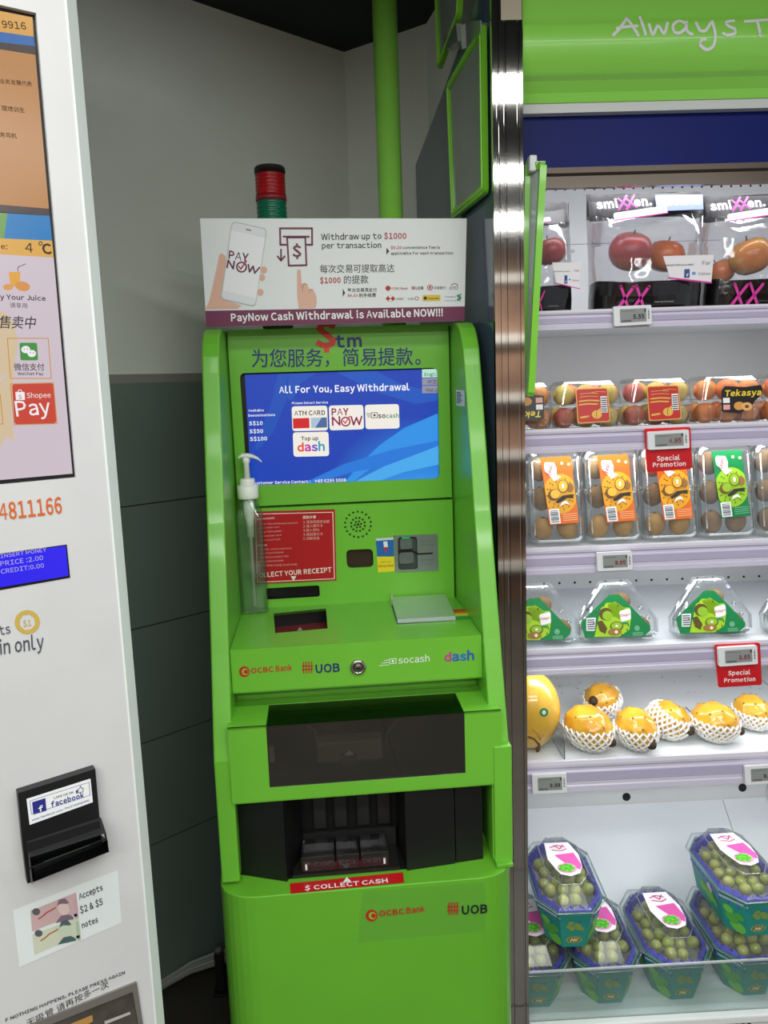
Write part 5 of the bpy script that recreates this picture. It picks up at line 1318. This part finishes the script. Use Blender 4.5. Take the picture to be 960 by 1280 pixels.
# ---- triangular kiwi packs on the fourth shelf
tz0 = SZ[3] + .001
HT_ = (atY(776, 731, YI + .04).z - tz0) / math.cos(.22)
def tri(s, y):
    o = [(-.080, 0), (.080, 0), (.099, .016), (.099, .048), (.036, .985), (.024, 1.0), (-.024, 1.0), (-.036, .985), (-.099, .048), (-.099, .016)]
    pts = []
    sc_ = HT_
    P = [V((x, z if z < .1 else z * sc_)) for x, z in o]
    c = V((0, sc_ * .4)); P = [c + (p - c) * s for p in P]
    return [(p.x, y, p.y) for p in P]
def kiwi_triangle(cx, label, fl, tilt=0):
    y = YI + .018; X0 = XA(cx, 770, y) + (.02 if cx < 700 else 0)
    t = thing('kiwi_pack', label, 'kiwi pack', (X0, y, tz0 + .0085), (-.22, 0, tilt)); T = W[t.name]; b = B(T)
    b.loft([tri(.80, -.004), tri(.90, .0), tri(.94, .02), tri(1.02, .022), tri(1.02, .0245), tri(.94, .027), tri(.88, .052)], CLEAR, True)
    for p in ((-.063, .075), (.063, .075), (-.02, HT_ * .93), (.02, HT_ * .93), (-.08, .05), (.08, .05)): b.lathe([(.005, -.004), (.005, .002)], CLEAR, (0, 0, 0), 12, Matrix.Translation((p[0] * .95, .021, p[1])) @ Matrix.Rotation(pi / 2, 4, 'X'))
    b.build('clear_box', t)
    b = B(T); k = .00186; LP = Plane((0, -.0055, .004), (1, 0, 0), (0, 0, 1), px=False, k=k)
    gg = mat('#128046', .35); lm = mat('#a5d327', .35)
    ol = [(-12, 57), (1, 57), (38, 15), (38, 10), (29, 3), (-46, 4), (-50, 20), (-50, 24)]
    b.plate(LP, ol, gg, d=.0006, h=.001)
    b.poly(LP, [(-34, 5), (-2, 4), (11, 12), (14, 26), (8, 38), (-4, 47), (-16, 47), (-24, 40)], lm, .0014)
    b.poly(LP, [(-15, 45), (-5, 48), (6, 40), (13, 40), (14, 26), (4, 22), (-4, 28), (-12, 30)], lm, .0014)
    b.poly(LP, rrect([(-1, 36), (14, 39), (14, 25), (1, 22)], 3), WHITE, .0018); b.text(LP, 'Zespri', (0, 29), (13, 30), mat('#c8242c', .4), .0022, bold=.02, hh=1.1)
    b.poly(LP, box2(2, 19, 10, 22), mat('#2c8f5a', .4), .0020)
    hf_ = mat('#5d4a22', .5); fl_ = mat('#93bf2e', .4)
    b.poly(LP, circ((-18, 33), 8.5, 16, ry=8), hf_, .0018); b.poly(LP, circ((-16, 31), 6.5, 16, ry=6), fl_, .0022)
    b.poly(LP, [(-30, 24), (-23, 25), (-17, 15), (-20, 8), (-27, 12)], hf_, .0019)
    b.poly(LP, circ((-5, 17), 8.5, 18, ry=6.2), hf_, .0018); b.poly(LP, circ((-5, 17.5), 7, 18, ry=4.8), fl_, .0022); b.poly(LP, circ((-5, 17.5), 2, 10, ry=1.5), mat('#f1efd6', .4), .0026)
    b.poly(LP, circ((-8, 10), 9, 16, ry=4.5), mat('#9a7436', .5), .0024); b.poly(LP, circ((-6, 10), 2.2, 10), mat('#efe6c4', .5), .0028)
    for p in ((-34, 22), (-30, 36), (-20, 44), (-2, 43), (10, 18), (8, 12), (-33, 12), (1, 6)): b.poly(LP, circ(p, .9, 6, ry=1.6), hf_, .0022)
    b.poly(LP, [(-44, 13), (-33, 12.5), (-31, 29), (-43, 29)], WHITE, .0020)
    for i_ in range(5): b.poly(LP, [(-42.5, 14.5 + i_ * 2.8), (-33, 14.5 + i_ * 2.8), (-32.5, 16 + i_ * 2.8), (-42.3, 16 + i_ * 2.8)], mat('#55606a', .5), .0024)
    b.poly(LP, circ((21, 13.5), 3.2, 14), mat('#8fc9a8', .5), .0014, holes=[circ((21, 13.5), 2.3, 12)]); b.poly(LP, circ((21, 13.5), 1.3, 10), mat('#8fc9a8', .5), .0014)
    for i_ in range(3): b.line(LP, [(15, 8 - i_ * 1.6), (28, 8 - i_ * 1.6)], .5, mat('#8fc9a8', .5), .0014)
    b.build('label', t)
    for j, (sx, sz, ry) in enumerate(((-.053, .034, 1.35), (.053, .034, -1.35), (.010, .090, 1.4))):
        fruit(K_BRN, T @ V((sx, .0245, sz)), fl[0], 'kiwi', fl[1], rot=(-.2, ry, 0), scale=.93)
kiwi_triangle(665, 'triangular kiwi pack half hidden by the chrome post', ('kiwi in the triangular pack beside the chrome post', 'kiwis in the half hidden pack'))
kiwi_triangle(776, 'triangular kiwi pack with green label in the middle of the fourth shelf', ('kiwi in the middle triangular pack', 'kiwis in the middle pack'))
kiwi_triangle(895, 'triangular kiwi pack with green label above the 3.55 promotion card', ('kiwi in the triangular pack above the 3.55 card', 'kiwis in the pack above the card'))
kiwi_triangle(1010, 'triangular kiwi pack cut off by the right photo edge', ('kiwi in the cut off triangular pack', 'kiwis in the cut off pack'))

# ---- yellow melon and dragon fruits on the fifth shelf
z4 = SZ[4] + .001
mr = .076
mc = V((XA(662, 908, YI + .085), YI + .088, z4 + .098))
b = B(); mel = mat('#dfb84a', .25, noise=(9, '#d6a63a', .25), coat=.8, bump=(26, .25))
b.ball(mc, (mr, mr, .098), mel, 32, 20)
def onb(px, py, f=1.006):
    c = V((0, 0, CAMZ)); r = ray((px, py)).normalized(); o = c - mc; S = V((1 / (mr * f), 1 / (mr * f), 1 / (.098 * f)))
    o2 = V((o.x * S.x, o.y * S.y, o.z * S.z)); r2 = V((r.x * S.x, r.y * S.y, r.z * S.z))
    a = r2.dot(r2); q = o2.dot(r2); d = q * q - a * (o2.dot(o2) - 1)
    return c + r * ((-q - math.sqrt(max(d, 0))) / a)
scar = mat('#6b4a1d', .7)
b.tube([onb(660, 921), onb(664, 922), onb(668, 924), onb(673, 930)], .0022, scar, 6); b.tube([onb(674, 930), onb(673, 936), onb(671, 942)], [.003, .005, .002], scar, 6); b.tube([onb(666, 911), onb(672, 917), onb(676, 925)], .0016, mat('#c9902c', .5), 6)
mo = b.build('melon'); tag(mo, 'large yellow melon in cling film at the left end of the fifth shelf', 'melon')
b = B(); b.add([onb(*p, 1.012) for p in circ((680, 890.5), 5.5, 14, ry=5.5)], [list(range(14))], mat('#2f7a4a', .4)); b.add([onb(*p, 1.016) for p in circ((680, 890.5), 2.5, 10, ry=3)], [list(range(10))], mat('#c9d8c0', .4))
b.build('sticker', mo)
b = B(); dx = atZ(705, 951, z4).x
dv = film('#eef2f2', '#eef2f1', k=.12, rough=.04, cloudy=.05)
b.prism([(YI, z4), (YI, z4 + .045), (YI + .02, z4 + .075), (YI + .30, z4 + .075), (YI + .30, z4)], lambda u, v, t: (t, u, v), dx, dx + .002, dv)
b.tube([(dx + .001, YI, z4 + .002), (dx + .001, YI, z4 + .045), (dx + .001, YI + .02, z4 + .075), (dx + .001, YI + .30, z4 + .075)], .0011, mat('#5c5a55', .4), 6)
tag(b.build('shelf_divider'), 'thin clear shelf divider standing between the melon and the dragon fruits', 'shelf divider')

DFM = mat('#dba92f', .3, noise=(18, '#c4831f', .22), coat=.7, bump=(30, .7)); DFG = mat('#85702a', .5); NETM = mat('#ecebe6', .6); DARKTIP = mat('#3a2a18', .7)
def dragon(px, py, r, tipdir, cover, label, yoff=0, tilt=.5):
    """px, py: middle of the fruit's foot; tipdir: heading of the withered tip; cover: how much the net hides"""
    p = atZ(px, py, z4); p = V((p.x, p.y + r * .6, z4))
    t = thing('dragon_fruit', label, 'dragon fruit', (p.x, p.y, z4), (0, 0, 0), 'yellow dragon fruits in foam nets'); T = W[t.name]
    rnd = random.Random(int(px)); bumps = []
    for i in range(34):
        zz = 1 - 2 * (i + .5) / 34; a = i * 2.39996; q = math.sqrt(1 - zz * zz); bumps.append(V((q * math.cos(a), q * math.sin(a), zz)))
    fn = lambda d: 1 + sum(.10 * math.exp(-(1 - d.dot(v)) / .030) for v in bumps)
    rot = Matrix.Rotation(tipdir, 4, 'Z') @ Matrix.Rotation(tilt, 4, 'Y')
    rx, rz = r * 1.14, r * .93
    C = Matrix.Translation((0, 0, r * 1.04)) @ rot
    b = B(T); b.ball((0, 0, 0), (rx, rz, rz), DFM, 44, 26, fn, T=C)
    for v in bumps:
        if abs(v.x) < .85:
            q = V((v.x * rx, v.y * rz, v.z * rz)) * 1.06; b.ball(tuple(q), .0034, DFG, 8, 5, T=C)
    fo = b.build('flesh', t)
    b = B(T); b.lathe([(.011, 0), (.013, .004), (.009, .012), (.004, .016)], DARKTIP, (0, 0, 0), 10, C @ Matrix.Translation((rx * .985, 0, 0)) @ Matrix.Rotation(pi / 2, 4, 'Y')); b.build('dried_tip', t)
    # foam net: two families of crossing strands around the lower part
    b = B(T); n = 20; R_ = r * 1.075
    ax = Matrix.Rotation(tipdir + .3, 4, 'Z') @ Matrix.Rotation(cover[1], 4, 'Y')
    for fam in (1, -1):
        for i in range(n):
            pts = []
            for k in range(12):
                u = k / 11; th = u * cover[0]; ph_ = 2 * pi * i / n + fam * u * 1.5 + (pi / n if fam < 0 else 0)
                d = V((math.sin(th) * math.cos(ph_), math.sin(th) * math.sin(ph_), -math.cos(th))); d = ax @ d
                wob = 1 + .025 * math.sin(k * 2.2 + i)
                # radius of the fruit in that direction
                l = rot.inverted() @ d; rad = 1 / math.sqrt((l.x / rx) ** 2 + (l.y / rz) ** 2 + (l.z / rz) ** 2) * 1.085 * wob
                q = V((0, 0, r * 1.04)) + d * rad; q.z = max(q.z, .0036); pts.append(q)
            b.tube(pts, .0030, NETM, 5, True, False)
    b.build('foam_net', t)
dragon(757, 903, .048, -2.3, (2.0, .35), 'dragon fruit in a foam net at the back, behind the two front left ones', tilt=-.3)
dragon(740, 943, .053, -.75, (1.72, 0), 'large dragon fruit in a foam net at the left end of the row', tilt=.35)
dragon(800, 941, .048, -1.2, (1.75, 0), 'dragon fruit in a foam net, second from left in the front row', tilt=.35)
dragon(840, 928, .046, -.7, (2.15, .5), 'dragon fruit almost wholly wrapped in its white foam net', tilt=.3)
dragon(900, 932, .048, -.4, (1.72, .1), 'large dragon fruit with a green withered tip right of the wholly netted one', tilt=.3)
dragon(946, 915, .042, -.9, (1.7, .1), 'smaller dragon fruit in a foam net at the right end of the row', tilt=.4)

# ---- punnets of green grapes on the deck
TEALC = mat('#219287', .4, noise=(6, '#1d887d', .2)); LGR = mat('#55a83a', .45); LGR2 = mat('#6fbf45', .45); OLV = mat('#8a9a3a', .45); GLD = mat('#c9a85a', .4)
PURN = mat('#5650c4', .55, noise=(30, '#4740ae', .2)); PINK = mat('#d85aa6', .35); GLEAF = mat('#4fae2c', .35)
G_P = fruit_mesh('grape', (0.0152, .0152, .0168), mat('#a5a951', .18, noise=(12, '#8f9648', .25), coat=.4, sss=.15), None, None, 14, 9)
G_P2 = fruit_mesh('grape', (0.0152, .0152, .0168), mat('#b2b066', .18, noise=(12, '#9a9a4e', .25), coat=.4, sss=.15), None, None, 14, 9)
GX, GY, GZ = 1.16, 1.40, 1.38
def octo(hx, hl, cx_, cy_, z):
    hx *= GX; cx_ *= GX; hl *= GY; cy_ *= GY
    return [(-hx + cx_, -hl, z), (hx - cx_, -hl, z), (hx, -hl + cy_, z), (hx, hl - cy_, z), (hx - cx_, hl, z), (-hx + cx_, hl, z), (-hx, hl - cy_, z), (-hx, -hl + cy_, z)]
TH_ = .078 * GZ; LH_ = .034 * GZ
def grape_box(X0, Y0, z0, rx, label, fl, rz=0, seed=0, lab=True):
    t = thing('grape_punnet', label, 'grape punnet', (X0, Y0, z0), (rx, 0, rz)); T = W[t.name]
    lo = octo(.052, .088, .028, .030, 0); hi = octo(.071, .104, .036, .042, TH_)
    b = B(T); b.loft([lo, hi], TEALC, False, True, False); b.loft([octo(.0695, .1025, .0355, .0415, TH_), octo(.051, .087, .028, .030, .003)], mat('#dfe0d8', .6), False, False, True)
    b.loft([octo(.0695, .1025, .0355, .0415, TH_), hi], TEALC, False, False, False)
    # printed bunches on the carton's front and slanted corner panels
    def face(i):
        a, c, d, e = [T @ V(p) for p in (lo[i], lo[(i + 1) % 8], hi[(i + 1) % 8], hi[i])]
        u = (c - a).normalized(); n_ = u.cross(((d + e) / 2 - (a + c) / 2)).normalized(); v = n_.cross(u)
        return Plane((a + c) / 2, u, v, px=False, k=.00138), (d - e).length * 500, ((d + e) / 2 - (a + c) / 2).length * 1000
    bb_ = B()
    def bunch(P, cx_, cy_, s, m, m2, n):
        r_ = random.Random(n)
        for j in range(n): 
            q = (cx_ + r_.uniform(-1, 1) * s * 2.1, cy_ + r_.uniform(-1, 1) * s * 1.5); bb_.poly(P, circ(q, s, 12, ry=s * .85), m2, .0010 + j * .00005); bb_.poly(P, circ(q, s * .86, 12, ry=s * .72), m, .00102 + j * .00005)
    P, hwid, hei = face(0); bunch(P, 2, 50, 6, OLV, TEALC, 9); bb_.poly(P, circ((0, 17), 14, 18, ry=8), GLD, .0008); bb_.poly(P, circ((0, 17), 12.5, 18, ry=6.8), mat('#6d7a3c', .5), .0010); bb_.line(P, [(-6, 14), (-4, 20), (-1, 14), (1, 20), (3, 14), (6, 20)], 1.8, mat('#e9dfae', .5), .0012)
    P, hwid, hei = face(1)
    for c, r_ in (((-6, 22), 12), ((7, 34), 11), ((-3, 46), 9), ((12, 18), 8)): bb_.poly(P, circ(c, r_, 16, ry=r_ * .8, rot=.5), LGR2, .0010)
    P, hwid, hei = face(7)
    for j, (c, r_) in enumerate((((6, 14), 15), ((-4, 30), 13), ((-10, 46), 10), ((10, 38), 9))): bb_.poly(P, circ(c, r_ + 1, 18, ry=r_ * .78 + 1, rot=-.5), TEALC, .0009 + j * .0002); bb_.poly(P, circ(c, r_, 18, ry=r_ * .78, rot=-.5), LGR if j % 2 else LGR2, .0010 + j * .0002)
    bb_.poly(P, rrect([(-26, 66), (28, 66), (28, 71), (-26, 71)], 2.4), mat('#b9c3da', .4), .0012)
    P, hwid, hei = face(6)
    bb_.poly(P, circ((15, 40), 12, 18, ry=20), mat('#dfb7c4', .45), .0010); bb_.poly(P, circ((5, 22), 10, 16, ry=9), LGR, .0011)
    for j in range(7): bb_.poly(P, circ((-20 + j * 9, 30 + 8 * (j % 2)), 9, 14, ry=8), LGR if j % 2 else LGR2, .0012 + j * .0001)
    b.add(bb_.v, [], TEALC)
    o_ = len(b.v) - len(bb_.v)
    for f_, mi_ in zip(bb_.f, bb_.mi): b.f.append([i + o_ for i in f_]); b.mi.append(b.idx(bb_.mats[mi_])); b.sm.append(False)
    # the print was laid out in the room already, so undo the box placement for those points
    for i in range(o_, len(b.v)): b.v[i] = T.inverted() @ b.v[i]
    b.build('carton', t)
    # purple foam padding: a crinkled collar inside the rim
    b = B(T); N = 96; rings = []
    rr_ = random.Random(seed)
    def along(h_, o8):
        P8 = [V(p) for p in o8]; L8 = [(P8[(i + 1) % 8] - P8[i]).length for i in range(8)]; tot = sum(L8); out = []
        for k in range(N):
            s_ = tot * k / N; i = 0
            while s_ > L8[i]: s_ -= L8[i]; i += 1
            out.append(P8[i].lerp(P8[(i + 1) % 8], s_ / L8[i]))
        return out
    amp_ = .035
    ra = [along(0, octo(.067, .100, .036, .042, TH_ - .03)), along(0, octo(.067, .100, .036, .042, TH_ - .002)), along(0, octo(.064, .097, .036, .042, TH_ + .008)), along(0, octo(.060, .093, .033, .039, TH_ + .002)), along(0, octo(.0585, .091, .033, .039, TH_ - .02))]
    for j, r_ in enumerate(ra):
        rings.append([p * (1 + (amp_ * (1 if (k + j) % 3 == 0 else -.3))) + V((0, 0, (.004 * math.sin(k * 1.9 + j) if j in (2, 3) else 0) - p.z * amp_ * (1 if (k + j) % 3 == 0 else -.3))) for k, p in enumerate(r_)])
    rings = [[V((min(max(p.x, -.0675 * GX), .0675 * GX), min(max(p.y, -.1005 * GY), .1005 * GY), p.z)) for p in r_] for r_ in rings]
    b.loft(rings, PURN, True, False, False); b.build('foam_padding', t)
    # clear lid with flange and flat top
    b = B(T)
    lz = TH_ + LH_
    b.loft([octo(.076, .110, .037, .043, TH_ - .004), octo(.0765, .1105, .037, .043, TH_ + .004), octo(.070, .103, .036, .042, TH_ + .0055), octo(.062, .093, .034, .040, TH_ + .010), octo(.044, .074, .024, .03, lz), octo(.041, .070, .023, .029, lz + .001)], CLEARG, False, False, True)
    RG = film('#ffffff', '#eef2f2', k=.5, rough=.08, cloudy=.25, edge=.5)  # whitish ridge tubes paint the bright highlights along the lid's plastic ridges
    for o8 in (octo(.044, .074, .024, .03, lz), octo(.0765, .1105, .037, .043, TH_ + .004)):
        b.tube(o8 + o8[:1], .0011, RG, 5, True, False)
    b.build('clear_lid', t)
    if lab:
        b = B(T); LP = Plane((0, -.012, lz + .0022), (1, 0, 0), (0, 1, 0), px=False, k=.00145)
        b.plate(LP, [(-22, 60), (22, 60), (32, 20), (30, -14), (22, -34), (4, -42), (-12, -36), (-18, -20), (-26, 10)], mat('#f4eef2', .3, coat=.5), d=.0006)
        b.poly(LP, [(-12, 20), (24, 26), (30, -12), (24, -26), (4, -8)], PINK, .0008); b.poly(LP, circ((2, -20), 17, 20, ry=15), mat('#e59ac4', .4), .0010)
        rr_ = random.Random(3)
        for j in range(26):
            a = j * 2.4; r_ = 2.6 * math.sqrt(j); bb2 = (2 + r_ * math.cos(a), -20 + r_ * .85 * math.sin(a)); b.poly(LP, circ(bb2, 3.4, 9, ry=2.6), GLEAF if j % 3 else mat('#74cf45', .35), .0014 + .00003 * j)
        for s_ in (((-14, 44), (0, 50), (12, 44)), ((-6, 50), (2, 38), (10, 50)), ((-12, 36), (4, 32), (14, 38))): b.line(LP, list(s_), 2.4, mat('#d24f86', .4), .0012)
        b.build('label', t)
    rnd = random.Random(seed)
    spots = []
    for iy in range(6):
        for ix in range(4):
            x = -.0475 + ix * .0318 + (.004 if iy % 2 else -.004); y = -.096 + iy * .0375
            if abs(x) > .054 or (abs(x) > .034 and (abs(y) > .085)): continue
            spots.append((x, y, TH_ - .004 + rnd.uniform(-.003, .006)))
    for j, s_ in enumerate(spots):
        q = T @ V((s_[0] + rnd.uniform(-.0006, .0006), s_[1] + rnd.uniform(-.001, .001), s_[2]))
        fruit(G_P if j % 2 else G_P2, q, fl[0], 'grape', fl[1], rot=(rnd.uniform(-1.2, 1.2), rnd.uniform(-1.2, 1.2), rnd.uniform(0, 6)), scale=rnd.uniform(.94, 1.0))
    return t
yg = YF + .012 + .155
def bx(px, py, y): return XA(px, py, y)
zg = deck_z(yg)
g = []
for px, y_, lab_, fl_ in ((676, yg, 'grape punnet in the bottom row beside the chrome post, under another punnet', ('green grape in the bottom punnet beside the chrome post', 'grapes in the post-side bottom punnet')),
                          (767, yg, 'grape punnet in the bottom row, second from the chrome post', ('green grape in the second bottom punnet from the post', 'grapes in the second bottom punnet')),
                          (858, yg, 'grape punnet in the bottom row with nothing stacked on it', ('green grape in the uncovered bottom punnet', 'grapes in the uncovered bottom punnet')),
                          (950, yg, 'grape punnet in the bottom row at the right edge, under another punnet', ('green grape in the bottom punnet at the right photo edge', 'grapes in the right-hand bottom punnet'))):
    g.append(grape_box(bx(px, 1228, YF + .02), y_, zg + .001, 0, lab_, fl_, 0, px))
up = V((0, 0, TH_ + LH_ + .008))
xa = bx(722, 1185, YF + .02)
grape_box(xa, yg, zg + up.z, 0, 'upper grape punnet stacked on the two nearest the chrome post', ('green grape in the upper punnet near the chrome post', 'grapes in the post-side upper punnet'), -.03, 5)
xb = bx(952, 1172, YF + .02)
grape_box(xb, yg + .004, zg + up.z, 0, 'upper grape punnet stacked at the right edge of the photo', ('green grape in the upper punnet at the right photo edge', 'grapes in the right-hand upper punnet'), .02, 6)

# ------------------------------------------------------------------ cables on the floor between the two machines
CAB = mat('#9a9b96', .5); CAB2 = mat('#868781', .5)
b = B()
fa = atZ(203, 1234, .02); fb = atZ(238, 1215, .03); fc_ = atZ(272, 1204, .05)
for k in range(4):
    d = V((0, .006 * k, .005 * k))
    b.tube([fa + d * .4 + V((-.12, -.10, 0)), fa + d * .7, fb + d, fc_ + d * 1.2, fc_ + d + V((.08, .05, -.02))], .006, CAB if k % 2 else CAB2, 8)
tag(b.build('power_cable'), 'grey bundle of power cables on the dark floor beside the cash machine', 'cable')
b = B(); pp = atZ(277, 1240, 0)
b.box(pp.x - .012, pp.x + .012, pp.y - .01, pp.y + .01, .008, .125, mat('#1b1b1a', .5), .003); b.box(pp.x - .02, pp.x + .02, pp.y - .02, pp.y + .02, .001, .008, mat('#1b1b1a', .5), .002); b.lathe([(.011, .125), (.011, .135), (.005, .139)], mat('#6a6a66', .4), (pp.x, pp.y, 0), 14)
tag(b.build('floor_post'), 'short black post with grey cap on the floor beside the cash machine', 'floor post')
